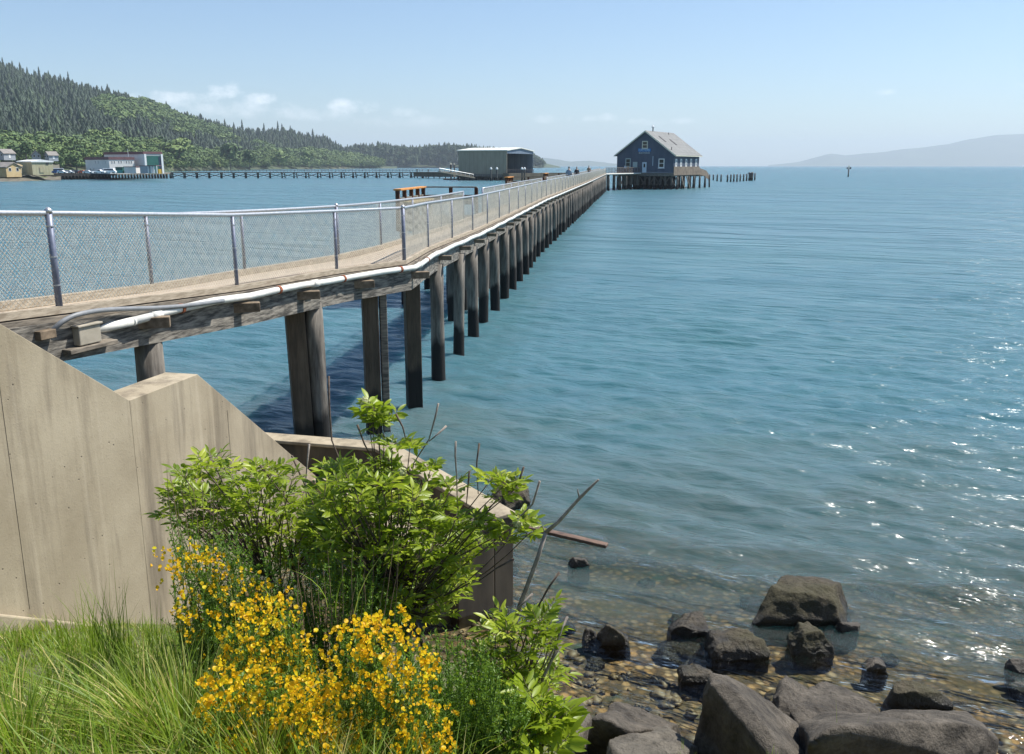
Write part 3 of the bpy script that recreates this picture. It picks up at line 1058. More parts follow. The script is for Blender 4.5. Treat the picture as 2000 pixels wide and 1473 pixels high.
platform("fishing platform with orange rail cap nearest to the shore", 32.6, 37.2, 2.4)
platform("orange railed fishing platform in front of the open metal shed", 66.1, 69.6, 2.6)
platform("farthest orange fishing platform, in front of the timber wharf", 94.8, 98.8, 2.6)

# ------------------------------------------------------------------ boathouse at the pier end
def text_mesh(name, body, size, mat, parent, origin, rz, depth=.01, width=None):
    cu = bpy.data.curves.new(name, 'FONT')
    cu.body, cu.size, cu.extrude, cu.align_x, cu.align_y = body, size, depth, 'CENTER', 'CENTER'
    tmp = bpy.data.objects.new(name, cu)
    C.objects.link(tmp)
    bpy.context.view_layer.update()
    me = bpy.data.meshes.new_from_object(tmp.evaluated_get(bpy.context.evaluated_depsgraph_get()))
    C.objects.unlink(tmp); bpy.data.objects.remove(tmp)
    me.materials.clear(); me.materials.append(mat)
    me.name = name
    if width:
        xs = [v.co.x for v in me.vertices]
        k = width / (max(xs) - min(xs))
        for v in me.vertices:
            v.co.x *= k
    o = bpy.data.objects.new(name, me)
    C.objects.link(o)
    o.parent = parent
    o.location = Vector(tuple(map(float, origin))) - root_loc(parent)
    o.rotation_euler = (R(90), 0, rz)
    return o


def siding(name, c1, c2, pitch, vertical=False, rough=.75):
    m, t, b = base_mat(name)
    z = nd(t, "ShaderNodeSeparateXYZ"); t.links.new(nd(t, "ShaderNodeNewGeometry").outputs["Position"], z.inputs[0])
    n = noise_out(t, pos_vec(t, (1, 1, .3)), .9, 5)
    src = mth(t, 'ADD', z.outputs[0], mth(t, 'MULTIPLY', z.outputs[1], .63)) if vertical else z.outputs[2]
    f = mth(t, 'FRACT', mth(t, 'DIVIDE', src, pitch))
    col = ramp(t, n, [(.35, c1), (.65, c2)])
    col = mixc(t, ramp(t, f, [(.0, .55), (.12, 0.0)]), col, (c1[0] * .4, c1[1] * .4, c1[2] * .4))
    t.links.new(col, b.inputs["Base Color"])
    b.inputs["Roughness"].default_value = rough
    return m


M['bluesiding'] = siding("blue_clapboard", (.050, .068, .105), (.075, .095, .135), .30)
M['shingle'] = siding("grey_roof_shingle", (.125, .13, .13), (.18, .185, .18), .6)
M['trimcream'] = noisy("cream_trim", (.55, .54, .44), (.66, .64, .52), 3, bmp=0)
M['trimwhite'] = noisy("white_trim", (.66, .68, .68), (.78, .79, .78), 3, bmp=0)
M['trimgreen'] = noisy("pale_green_trim", (.30, .38, .38), (.36, .44, .43), 3, bmp=0)
M['brownskirt'] = noisy("brown_skirt_boards", (.13, .10, .075), (.22, .175, .13), 1.2, rough=.85, bmp=.2)
M['bluesign'] = noisy("blue_sign_paint", (.02, .12, .33), (.025, .15, .38), 2, bmp=0)
M['signwhite'] = noisy("pale_lettering", (.35, .55, .70), (.40, .60, .74), 2, bmp=0)
M['signwhite2'] = noisy("white_lettering", (.42, .50, .52), (.50, .58, .60), 2, bmp=0)
M['doorwhite'] = noisy("white_door_paint", (.46, .56, .64), (.54, .63, .70), 2, bmp=0)
m_, t_, b_ = base_mat("window_glass")
b_.inputs["Base Color"].default_value = (.015, .02, .025, 1); b_.inputs["Roughness"].default_value = .08
M['glass'] = m_
M['shadeplank'] = noisy("shade_planks", (.010, .010, .011), (.03, .027, .025), 1.5, bmp=0)  # near black, carries the shade below the boathouse floor
M['darkmetal'] = noisy("dark_metal", (.03, .03, .035), (.06, .06, .065), 5, bmp=0)

BA = R(29)
bx_, by_ = np.array([math.cos(BA), -math.sin(BA), 0]), np.array([math.sin(BA), math.cos(BA), 0])   # along the gable front, along the side
RC = aty(1315, 338, 199.0)
zf = float(RC[2])
LC = onplane(1204.5, 338, RC, bx_); BW = float(np.linalg.norm((RC - LC)[:2]))
FC = onplane(1364, 345, RC, by_); BL = float(np.linalg.norm((FC - RC)[:2]))
z_eave = aty(1316, 301.5, 199.0)[2]
mid = RC - bx_ * BW / 2
z_ridge = onplane(1258.5, 257.5, RC, bx_)[2]
O = np.array([RC[0], RC[1], zf]) - bx_ * BW                  # front left bottom corner
bh = thing("boathouse", "dark blue gabled boathouse with grey roof standing on piles at the pier end", "boathouse", (mid[0], mid[1], 0))
P = lambda a, b, z: O + bx_ * a + by_ * b + np.array([0, 0, z - zf])
t_ = .25
front = [P(0, 0, zf), P(BW, 0, zf), P(BW, 0, z_eave), P(BW / 2, 0, z_ridge), P(0, 0, z_eave)]
MB().prism(front, by_ * t_).build("gable_wall", M['bluesiding'], bh)
MB().prism([p + by_ * (BL - t_) for p in front], by_ * t_).build("gable_wall", M['bluesiding'], bh)
MB().frame(P(BW - t_, t_, zf), bx_ * t_, by_ * (BL - 2 * t_), (0, 0, z_eave - zf - .01)).build("side_wall", M['bluesiding'], bh)
MB().frame(P(0, t_, zf), bx_ * t_, by_ * (BL - 2 * t_), (0, 0, z_eave - zf - .01)).build("side_wall", M['bluesiding'], bh)
sl_ = (z_ridge - z_eave) / (BW / 2)
ov = .55
rf = MB()
zr_, zl_ = z_ridge + .05, z_eave - sl_ * ov + .05
rf.prism([P(BW / 2, -.5, zr_), P(BW + ov, -.5, zl_), P(BW + ov, -.5, zl_ + .22), P(BW / 2, -.5, zr_ + .22), P(-ov, -.5, zl_ + .22), P(-ov, -.5, zl_)], by_ * (BL + 1.0))
roof = rf.build("roof", M['shingle'], bh)
fs_ = MB()
fs_.prism([P(BW / 2, -.53, zr_ - .12), P(BW + ov, -.53, zl_ - .12), P(BW + ov, -.53, zl_ + .20), P(BW / 2, -.53, zr_ + .20)], -by_ * .06)
fs_.prism([P(-ov, -.53, zl_ - .12), P(BW / 2 - .01, -.53, zr_ - .12), P(BW / 2 - .01, -.53, zr_ + .20), P(-ov, -.53, zl_ + .20)], -by_ * .06)
fs_.build("barge_board", M['trimcream'], roof)
MB().frame(P(BW + ov + .005, -.5, zl_ - .05), bx_ * .06, by_ * (BL + 1.0), (0, 0, .2)).build("gutter", M['trimcream'], roof)
for a, b in ((.74, .22), (.62, .50)):            # skylights: fraction down the slope, along the roof
    c0 = P(BW / 2 + BW / 2 * (1 - a), BL * b, z_ridge - sl_ * BW / 2 * (1 - a) + .29)
    dn = bx_ * 1.0 + np.array([0, 0, -sl_])
    dn /= np.linalg.norm(dn)
    MB().beam(c0 - dn * .1, c0 + dn * 1.9, .8, .10, np.cross(dn, by_)).build("skylight", M['darkmetal'], roof)
vp = P(BW / 2 + .15, BL * .22, z_ridge + .2)
v_ = MB().tube([vp, vp + np.array([0, 0, .8])], .12, 8).build("vent_pipe", M['darkmetal'], roof)
MB().tube([vp + np.array([0, 0, .8]), vp + np.array([0, 0, 1.0]), vp + np.array([0, 0, 1.3])], [.3, .34, .05], 8).build("vent_cap", M['trimwhite'], v_)
for a, b, h in ((.1, .7, .5), (.86, .03, .7)):
    vp = P(BW / 2 + BW / 2 * a, BL * b + .4, z_ridge - sl_ * BW / 2 * a + .2)
    MB().tube([vp, vp + np.array([0, 0, h])], .08, 6).build("vent_pipe", M['darkmetal'], roof)


def window(parent, o, ax, n, w, h, trim, frame_w=.14, bars=True, sill=False):
    """o bottom-left corner on the wall, ax along the wall, n outward"""
    up = np.array([0, 0, 1.0])
    fr = MB()
    fr.frame(o, ax * frame_w, n * .06, up * h); fr.frame(o + ax * (w - frame_w), ax * frame_w, n * .06, up * h)
    fr.frame(o + ax * frame_w, ax * (w - 2 * frame_w), n * .055, up * frame_w); fr.frame(o + ax * frame_w + up * (h - frame_w), ax * (w - 2 * frame_w), n * .055, up * frame_w)
    if bars:
        fr.frame(o + ax * frame_w + up * (h / 2 - .05), ax * (w - 2 * frame_w), n * .05, up * .10)
    wn_ = fr.build("window", trim, parent)
    MB().frame(o + ax * frame_w, ax * (w - 2 * frame_w), n * .03, up * h).build("pane", M['glass'], wn_)
    if sill:
        MB().frame(o - ax * .1 - up * .12, ax * (w + .2), n * .16, up * .115).build("sill", trim, wn_)
    return wn_


def on_front(px, py):
    q_ = onplane(px, py, O, bx_)
    return q_


nF = -by_
for x0, y0, x1, y1, tm in ((1254, 275.5, 1265.5, 290.5, 'trimcream'), (1286, 310, 1298, 328, 'trimwhite'), (1221.5, 309.5, 1232, 326, 'trimgreen')):
    a, b = on_front(x0, y1), on_front(x1, y0)
    window(bh, a, bx_, nF, float(np.dot(b - a, bx_)), float(b[2] - a[2]), M[tm], .17, sill=True)
a, b = on_front(1236, 327), on_front(1245, 316.5)
MB().frame(a, bx_ * float(np.dot(b - a, bx_)), nF * .08, (0, 0, b[2] - a[2])).build("notice_board", M['trimgreen'], bh)
a, b = on_front(1254.3, 337), on_front(1263, 317)
dw, dh = float(np.dot(b - a, bx_)), float(b[2] - a[2])
door = MB().frame(a, bx_ * dw, nF * .09, (0, 0, dh)).build("door", M['doorwhite'], bh)
MB().frame(a + bx_ * dw * .3 + np.array([0, 0, dh * .5]), bx_ * dw * .4, nF * .11, (0, 0, dh * .36)).build("door_pane", M['glass'], door)
a, b = on_front(1246.5, 296.5), on_front(1271.5, 292.3)
sw, sh = float(np.dot(b - a, bx_)), float(b[2] - a[2])
sg = MB().frame(a, bx_ * sw, nF * .12, (0, 0, sh + .25)).build("sign", M['bluesign'], bh)
RZ = -BA
text_mesh("lettering", "COAST GUARD", .62, M['signwhite'], sg, a + bx_ * sw / 2 + nF * .14 + np.array([0, 0, sh / 2 + .12]), RZ, width=sw * .9)
a2, b2 = on_front(1248, 300.5), on_front(1269.5, 297)
sw2 = float(np.dot(b2 - a2, bx_))
text_mesh("lettering", "BOATHOUSE", .62, M['signwhite2'], sg, (a2 + b2) / 2 + nF * .07, RZ, width=sw2)
a, b = on_front(1274.5, 324), on_front(1275.3, 305)
MB().frame(a, bx_ * .1, nF * .08, (0, 0, b[2] - a[2])).build("downpipe", M['doorwhite'], bh)
for k in range(5):
    px = [1318.5, 1328, 1338, 1347.5, 1357.5][k]
    a, b = onplane(px, 326.5, RC, by_), onplane(px + 3.8, 310.5, RC, by_)
    window(bh, a, by_, bx_, float(np.dot(b - a, by_)), float(b[2] - a[2]), M['trimwhite'], .30, bars=True, sill=True)
# brown skirt walkway along the side and round the far end
zs = zf - .15
MB().frame(P(BW + .06, -.1, zs - .35), bx_ * .12, by_ * (BL + .2), (0, 0, 1.85)).build("skirt_boards", M['brownskirt'], bh)
tail = [P(BW + .06, BL + .12, zs - .35), P(BW + .06, BL + 4, zs - .7), P(BW + .06, BL + 7.5, zs - 1.5), P(BW + .06, BL + 7.5, zs - .3), P(BW + .06, BL + 5.5, zs + .55), P(BW + .06, BL + .12, zs + 1.15)]
MB().prism(tail, bx_ * .12).build("skirt_boards", M['brownskirt'], bh)
MB().frame(P(-.3, -.3, zs - .55), bx_ * (BW + .3), by_ * (BL + .3), (0, 0, .53)).build("floor_frame", M['stringer'], bh)
MB().frame(P(BW * .1, BL, zs - .75), bx_ * (BW * .9), by_ * 7.4, (0, 0, .5)).build("rear_deck", M['brownskirt'], bh)
rr = random.Random(9)
for i in range(12):
    for j in range(7):
        a, b = .2 + (BW + .6) * i / 11, .15 + (BL + 6.5) * j / 6
        p = P(a + rr.uniform(-.2, .2), b, zs - .7)
        pile_mesh(MB(), p[0], p[1], .21, p[2] + .1, -3, (rr.uniform(-.2, .2), 0), 8).build("pile", M['pile_far'], bh, smooth=True)
MB().frame(P(.3, 2.4, .9), bx_ * (BW - .6), by_ * .15, (0, 0, zs - 1.4)).build("shade_planking", M['shadeplank'], bh)  # boards added among the piles to paint in the shade under the floor
for i in range(8):
    a = .2 + (BW + .6) * i / 8
    for sg_ in (1, -1):
        p, q_ = P(a if sg_ > 0 else a + 1.6, .5, .15), P(a + 1.6 if sg_ > 0 else a, .5, zs - .75)
        MB().beam(p, q_, .12, .25).build("cross_brace", M['pile_far'], bh)
for b in (1.6, 5.2):
    MB().beam(P(BW + 1.3, b + 2.6, .2), P(BW + 1.3, b, zs - .6), .14, .28).build("cross_brace", M['brownskirt'], bh)

# entrance platform between pier end and boathouse door
ep = thing("entrance_deck", "short timber deck with mesh railing joining the pier end to the boathouse door", "deck", (rx(Y_END) + 2, Y_END + 2, 0))
e0 = np.array([rx(Y_END) - W_MAIN, Y_END + .02, 0]); e1 = np.array([rx(Y_END), Y_END + .02, 0])
de = onplane(1251, 337, O, bx_); de = np.array([de[0], de[1], 0]) - by_ * .3
zE = deck_z(Y_END)
pol = [np.array([e0[0], e0[1], zE]), np.array([e1[0], e1[1], zE]), np.array([de[0], de[1], zf]), np.array([de[0], de[1], zf]) - bx_ * 5.5 + by_ * 0.0]
MB().prism(pol, (0, 0, -.3)).build("deck", M['kerb'], ep)
lin = [np.array([e1[0], e1[1], zE]) + (np.array([de[0], de[1], zf]) - np.array([e1[0], e1[1], zE])) * k / 12 for k in range(13)]
for k in range(0, 13):
    MB().tube([lin[k], lin[k] + np.array([0, 0, 1.15])], .05, 6).build("rail_post", M['galv_post'], ep)
MB().tube([p + np.array([0, 0, 1.15]) for p in lin], .05, 6).build("top_rail", M['timber'], ep)
lin_c = cum(lin)[-1]
Vw, Fw = wire_mesh(lin, 0, lin_c, .2, .012)
link_mesh("mesh_panel", Vw, Fw, M['brownskirt'], ep)
MB().tube([p + np.array([.05, -.25, -.1]) for p in lin], .14, 6).build("white_pipe", M['pvc'], ep)
for k in (1, 3, 5, 7, 9, 11):
    for dy in (0, 2.2):
        p = lin[k]
        pile_mesh(MB(), p[0], p[1] + .2 + dy, .2, p[2] - .25, -3, (rr.uniform(-.15, .15), 0), 8).build("pile", M['pile_far'], ep, smooth=True)

# old piles standing right of the boathouse
ol = 0
for px, yb, yt, in [(1386, 350, 341), (1393, 352, 341), (1400.5, 354, 341), (1408, 355, 341), (1420.5, 355.5, 341.5), (1427, 355.5, 341), (1433, 355, 340.5), (1439, 355, 340.5), (1445.5, 354.5, 340.5), (1452, 354, 340.5), (1458, 353.5, 339.5), (1474, 352.5, 338.5)]:
    b = atz(px, yb, 0)
    tp = aty(px, yt, b[1])
    mb = MB(); pile_mesh(mb, b[0], b[1], .26, tp[2], -2.5, (rr.uniform(-.1, .1), 0), 9)
    o = link_mesh("timber_pile", np.array(mb.v), mb.f, M['pile_far'], origin=(b[0], b[1], 0), smooth=True)
    near_bh = px < 1410
    tag(o, "dark bare pile of the short row touching the boathouse rear deck" if near_bh else "dark bare pile of the long loose row standing in open water beyond the boathouse", "pile",
        "piles close behind the boathouse" if near_bh else "piles in open water beyond the boathouse")
b = atz(1466, 353, 0)
dol = thing("mooring_dolphin", "thick cluster of bound piles standing among the row of single piles", "piling", (b[0], b[1], 0))
for k in range(5):
    pile_mesh(MB(), b[0] + .55 * math.cos(k * 1.257), b[1] + .55 * math.sin(k * 1.257), .3, aty(1466, 336.5 + (k % 2) * 1.5, b[1])[2], -2.5, (0, 0), 8).build("pile", M['pile_far'], dol, smooth=True)
MB().tube([(b[0], b[1], 2.2), (b[0], b[1], 2.5)], .92, 12).build("binding_band", M['darkmetal'], dol)

# channel marker out in the bay
b = atz(1656.5, 345.5, 0)
cm = thing("channel_marker", "slim dark channel marker pole with small boards out in the bay", "marker", (b[0], b[1], 0))
tz = lambda yy: aty(1657, yy, b[1])[2]
MB().tube([(b[0], b[1], -2), (b[0], b[1], tz(330))], .30, 8).build("pole", M['pile_far'], cm, smooth=True)
for dx, rz in ((-.75, .5), (.75, -.5)):
    MB().box((b[0] + dx, b[1], tz(328.5)), (.75, .06, .8), rz).build("day_board", M['darkmetal'], cm)
MB().box((b[0], b[1], tz(330)), (1.8, .6, .12)).build("crosspiece", M['timber'], cm)
MB().tube([(b[0], b[1], tz(330)), (b[0], b[1], tz(325)), (b[0], b[1], tz(323.5))], [.12, .22, .05], 8).build("lantern", M['mustard'], cm)

# ------------------------------------------------------------------ people on the pier
M['skin'] = noisy("skin", (.42, .26, .18), (.5, .32, .22), 5, bmp=0, rough=.6)
M['jacket_blue'] = noisy("blue_grey_jacket", (.16, .24, .33), (.22, .30, .40), 8, bmp=0)
M['shirt_white'] = noisy("pale_blue_shirt", (.55, .66, .78), (.65, .74, .84), 8, bmp=0)
M['jacket_dark'] = noisy("dark_jacket", (.03, .03, .04), (.06, .055, .06), 8, bmp=0)
M['shirt_tan'] = noisy("tan_jacket", (.24, .16, .10), (.30, .21, .14), 8, bmp=0)
M['trousers'] = noisy("dark_trousers", (.03, .035, .05), (.05, .055, .075), 8, bmp=0)
M['hair'] = noisy("dark_hair", (.015, .01, .008), (.03, .02, .015), 12, bmp=0)


def skin_obj(name, verts, edges, radii, mat, parent, rootv=0, sub=2):
    me = bpy.data.meshes.new(name)
    me.from_pydata([tuple(map(float, v)) for v in verts], edges, [])
    o = bpy.data.objects.new(name, me)
    C.objects.link(o)
    o.parent = parent
    me.materials.append(mat)
    sk = o.modifiers.new("skin", 'SKIN')
    for i, d in enumerate(me.skin_vertices[0].data):
        r = radii[i]
        d.radius = r if isinstance(r, tuple) else (r, r)
        d.use_root = (i == rootv)
    s = o.modifiers.new("sub", 'SUBSURF'); s.levels = s.render_levels = sub
    sk.use_smooth_shade = True
    return o


def person(loc, rz, label, top, h=1.74, stride=.16):
    r = thing("person", label, "person", loc)
    r.rotation_euler = (0, 0, rz)
    k = h / 1.74
    V = [(0, 0, .95), (0, 0, 1.12), (0, .01, 1.33), (0, .01, 1.46), (0, -.01, 1.53), (0, -.02, 1.63), (0, -.02, 1.70),
         (-.17, .01, 1.42), (-.25, .03, 1.14), (-.24, -.10, .92), (-.235, -.13, .83),
         (.17, .01, 1.42), (.26, .0, 1.14), (.24, -.12, .95), (.235, -.16, .86),
         (-.09, 0, .90), (-.10, -stride * .5, .49), (-.10, -stride * .4, .08), (-.10, -stride - .04, .03),
         (.09, 0, .90), (.10, stride * .5, .49), (.10, stride + .06, .08), (.10, stride - .08, .03)]
    E = [(0, 1), (1, 2), (2, 3), (3, 4), (4, 5), (5, 6), (3, 7), (7, 8), (8, 9), (9, 10), (3, 11), (11, 12), (12, 13), (13, 14), (0, 15), (15, 16), (16, 17), (17, 18), (0, 19), (19, 20), (20, 21), (21, 22)]
    rad = [(.15, .11), (.135, .10), (.16, .11), (.10, .08), (.055, .055), (.085, .10), (.07, .085), .065, .048, .038, .04, .065, .048, .038, .04,
           .085, .058, .042, .045, .085, .058, .042, .045]
    V = [tuple(c * k for c in v) for v in V]
    skin_obj("body", V, E, rad, M['skin'], r)
    ti = [0, 1, 2, 3, 7, 8, 9, 11, 12, 13]
    mp = {a: b for b, a in enumerate(ti)}
    te = [(mp[a], mp[b]) for a, b in E if a in mp and b in mp]
    skin_obj("jacket", [V[i] for i in ti], te, [tuple(x + .022 for x in rad[i]) if isinstance(rad[i], tuple) else rad[i] + .02 for i in ti], top, r)
    ti = [0, 15, 16, 17, 19, 20, 21]
    mp = {a: b for b, a in enumerate(ti)}
    te = [(mp[a], mp[b]) for a, b in E if a in mp and b in mp]
    skin_obj("trousers", [V[i] for i in ti], te, [tuple(x + .015 for x in rad[i]) if isinstance(rad[i], tuple) else rad[i] + .018 for i in ti], M['trousers'], r)
    hv = [(0, .025 * k, 1.66 * k), (0, .0, 1.735 * k), (0, -.06 * k, 1.745 * k)]
    skin_obj("hair", hv, [(0, 1), (1, 2)], [(.09, .09), (.088, .085), (.06, .06)], M['hair'], r)
    return r


y = 88.0
person((rx(y) - .75, y, deck_z(y)), R(170), "person in a blue-grey jacket with dark hair walking on the pier", M['jacket_blue'], 1.78)
y = 103.0
person((rx(y) - .9, y, deck_z(y)), R(10), "person in a dark jacket farther along the pier, smaller than the walker ahead", M['jacket_dark'], 1.72)
y = 134.0
person((rx(y) - 1.0, y, deck_z(y)), R(0), "tiny dark-clothed person most distant on the straight pier deck", M['shirt_tan'], 1.72)
pp = onplane(1220.5, 333, O - by_ * 2.0, bx_)
person((pp[0], pp[1], zf - .02), R(60), "person in a pale blue shirt standing before the boathouse front", M['shirt_white'], 1.75, .05)
pp = onplane(1226.5, 333, O - by_ * 2.2, bx_)
person((pp[0], pp[1], zf - .02), R(-60), "person in a tan jacket beside the pale-shirted one at the boathouse", M['shirt_tan'], 1.62, .05)

# ------------------------------------------------------------------ open metal boat shed with wharf, gangway and float
M['metalwall'] = siding("grey_green_metal_cladding", (.255, .225, .165), (.31, .275, .205), 1.1, True, .6)
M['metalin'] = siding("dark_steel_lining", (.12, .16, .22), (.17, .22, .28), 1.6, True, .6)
M['metalroof'] = noisy("pale_metal_roof", (.70, .70, .62), (.80, .80, .70), 1, rough=.5, bmp=0)
MA = R(24)
mx_, my_ = np.array([math.cos(MA), -math.sin(MA), 0]), np.array([math.sin(MA), math.cos(MA), 0])
NR = aty(990, 340, 322.0)
z0 = float(NR[2])
NL = onplane(895.5, 338.5, NR, mx_); ML = float(np.linalg.norm((NR - NL)[:2]))
FR = onplane(1041, 338, NR, my_); MW = float(np.linalg.norm((FR - NR)[:2]))
ze = float(aty(990, 294.5, 322.0)[2])
zr = ze + 1.0
Om = np.array([NR[0], NR[1], 0]) - mx_ * ML
P = lambda a, b, z: Om + mx_ * a + my_ * b + np.array([0, 0, z])
ms = thing("metal_boat_shed", "long grey metal boat shed with a pale low roof and an open dark end", "shed", P(ML / 2, MW / 2, 0))
MB().frame(P(0, 0, z0), mx_ * ML, my_ * .2, (0, 0, ze - z0)).build("side_wall", M['metalwall'], ms)
MB().frame(P(0, MW - .2, z0), mx_ * ML, my_ * .2, (0, 0, ze - z0)).build("side_wall", M['metalin'], ms)
MB().prism([P(.01, .2, z0), P(.01, MW - .2, z0), P(.01, MW - .2, ze), P(.01, MW / 2, zr - .1), P(.01, .2, ze)], mx_ * .2).build("end_wall", M['metalin'], ms)
MB().prism([P(ML - .2, .2, ze - .9), P(ML - .2, MW - .2, ze - .9), P(ML - .2, MW - .2, ze), P(ML - .2, MW / 2, zr - .1), P(ML - .2, .2, ze)], mx_ * .2).build("gable_panel", M['metalin'], ms)
MB().prism([P(-.4, -.4, ze + .01), P(-.4, MW / 2, zr), P(-.4, MW + .4, ze + .01), P(-.4, MW + .4, ze + .3), P(-.4, MW / 2, zr + .3), P(-.4, -.4, ze + .3)], mx_ * (ML + .8)).build("roof", M['metalroof'], ms)
for b in np.linspace(.5, MW - .5, 7):
    MB().frame(P(.25, b, z0), mx_ * .25, my_ * .3, (0, 0, ze - z0)).build("column", M['darkmetal'], ms)
for z in (z0 + 2.2, z0 + 4.6):
    MB().frame(P(.26, .3, z), mx_ * .2, my_ * (MW - .6), (0, 0, .3)).build("girt", M['darkmetal'], ms)
MB().frame(P(-1, -.35, z0 - .9), mx_ * (ML + 1), my_ * (MW + 1), (0, 0, .88)).build("deck", M['stringer'], ms)
for i in range(9):
    for b in (0, MW):
        p = P(ML * i / 8, b, 0)
        pile_mesh(MB(), p[0], p[1], .3, z0 - .5, -3, (0, 0), 8).build("pile", M['pile_far'], ms)
MB().frame(P(0, 1.2, -.8), mx_ * ML, my_ * .2, (0, 0, z0)).build("dark_skirt", M['stringer'], ms)

# timber wharf and rail right of the shed
wh = thing("timber_wharf", "brown timber wharf wall with a thin handrail running right from the metal shed", "wharf", aty(1060, 345, 300))
w0, w1 = P(ML + .3, -1.5, 0), aty(1130, 336, 345)
w0[2] = 0; w1[2] = 0
M['wharf'] = siding("brown_wharf_boards", (.10, .08, .055), (.16, .13, .09), .9, True)
MB().beam(w0 + (0, 0, .9), w1 + (0, 0, .9), 3.0, 3.2).build("timber_face", M['wharf'], wh)
uw = (w1 - w0) / np.linalg.norm(w1 - w0)
for k in range(9):
    p = w0 + (w1 - w0) * k / 22 + (0, 0, 2.5)
    MB().tube([p, p + (0, 0, 1.3)], .06, 5).build("rail_post", M['darkmetal'], wh)
for z in (1.3, .75):
    MB().tube([w0 + (0, 0, 2.5 + z), w0 + (w1 - w0) * 8 / 22 + (0, 0, 2.5 + z)], .05, 5).build("handrail", M['darkmetal'], wh)

# floating dock, gangway and mooring posts in front of the shed
fd = thing("floating_dock", "low floating dock with orange and pale gear below the gangway", "dock", aty(925, 350, 300))
f0, f1 = atz(868, 351.5, 0), atz(962, 351.8, 0)
MB().beam(f0 + (0, 0, .25), f1 + (0, 0, .25), 3.2, .5).build("float_deck", M['timber'], fd)
gw = thing("gangway", "sloping pale gangway with railings leading down to the floating dock", "gangway", aty(870, 335, 305))
g0, g1 = aty(858, 335.5, 311), atz(925, 347.5, .9)
MB().beam(g0, g1, 1.6, .25).build("ramp", M['kerb'], gw)
for sd in (-.75, .75):
    MB().tube([g0 + (0, sd, 1.2), g1 + (0, sd, 1.2)], .06, 5).build("handrail", M['galv'], gw)
    MB().beam(g0 + (0, sd, .5), g1 + (0, sd, .5), .05, .16).build("side_panel", M['kerb'], gw)
    for k in range(9):
        p = g0 + (g1 - g0) * k / 8 + (0, sd, 0)
        MB().tube([p, p + (0, 0, 1.2)], .05, 5).build("rail_post", M['galv'], gw)
for px, yt, lb in ((881, 321.5, "taller pale-capped mooring post left of the gangway foot"), (887.5, 321.5, "second mooring post paired tightly beside the taller one by the gangway")):
    b = atz(px, 351 if px < 884 else 348, 0)
    mp_ = thing("mooring_post", lb, "post", (b[0], b[1], 0))
    zt = aty(px, yt, b[1])[2]
    MB().tube([(b[0], b[1], -2), (b[0], b[1], zt)], .28, 8).build("shaft", M['pile_far'], mp_)
    MB().tube([(b[0], b[1], zt), (b[0], b[1], zt + .12), (b[0], b[1], zt + .4)], [.36, .36, .04], 8).build("cap", M['trimcream'], mp_)
for k, px in enumerate((959, 970.5, 1019.5, 1024.5)):
    b = aty(px - .0, 340, 316 if px < 1000 else 312)
    zb = 0.0
    zt = aty(px, 331, b[1])[2]
    lb = ["white capped pile against the shed wall, the left one of a pair", "white capped pile against the shed wall, the right one of a pair",
          "white capped pile before the open shed end, the taller and left one", "white capped pile before the open shed end, the shorter and right one"][k]
    mp_ = thing("capped_pile", lb, "pile", (b[0], b[1], 0))
    MB().tube([(b[0], b[1], -2), (b[0], b[1], zt)], .26, 8).build("shaft", M['pile_far'], mp_)
    MB().tube([(b[0], b[1], zt), (b[0], b[1], zt + .35), (b[0], b[1], zt + .8)], [.42, .38, .05], 8).build("cap", M['trimwhite'], mp_)


def small_boat(c0, L, rz, hull, label, cabin=True):
    r = thing("motor_boat", label, "boat", (c0[0], c0[1], 0))
    r.rotation_euler = (0, 0, rz)
    prof = []
    n = 9
    V, F = [], []
    for i in range(n):
        t = i / (n - 1)
        w = .34 * L * .5 * (1 - max(0, (t - .5) / .5) ** 2.2)
        sh = .55 + .35 * t * t
        x = -L / 2 + L * t
        V += [(x, -w, sh), (x, -w * .75, .05), (x, 0, -.15 + .1 * t), (x, w * .75, .05), (x, w, sh)]
    for i in range(n - 1):
        for k in range(4):
            a = i * 5 + k
            F.append((a, a + 1, a + 6, a + 5))
        F.append((i * 5 + 4, i * 5, i * 5 + 5, i * 5 + 9))
    F.append((0, 4, 3, 2, 1))
    mb = MB(); mb.add(V, F)
    o = link_mesh("hull", np.array(mb.v), mb.f, hull)
    o.parent = r
    def part(nm, m, mat):
        q_ = link_mesh(nm, np.array(m.v), m.f, mat); q_.parent = r
        return q_
    if cabin:
        cb = part("cabin", MB().prism([(-L * .12, -.8, .6), (L * .2, -.8, .7), (L * .13, -.75, 2.0), (-L * .1, -.75, 2.0)], (0, 1.6, 0)), M['trimwhite'])
        q_ = link_mesh("cabin_window", *(lambda m: (np.array(m.v), m.f))(MB().prism([(-L * .09, -.83, 1.25), (L * .15, -.83, 1.3), (L * .12, -.79, 1.85), (-L * .08, -.79, 1.85)], (0, 1.64, 0))), M['glass'])
        q_.parent = cb
    part("mast", MB().tube([(-L * .05, 0, 1.0), (-L * .05, 0, 4.2)], .05, 5), M['trimwhite'])
    part("outboard", MB().box((-L / 2 - .15, 0, .6), (.4, .45, .9)), M['darkmetal'])
    return r


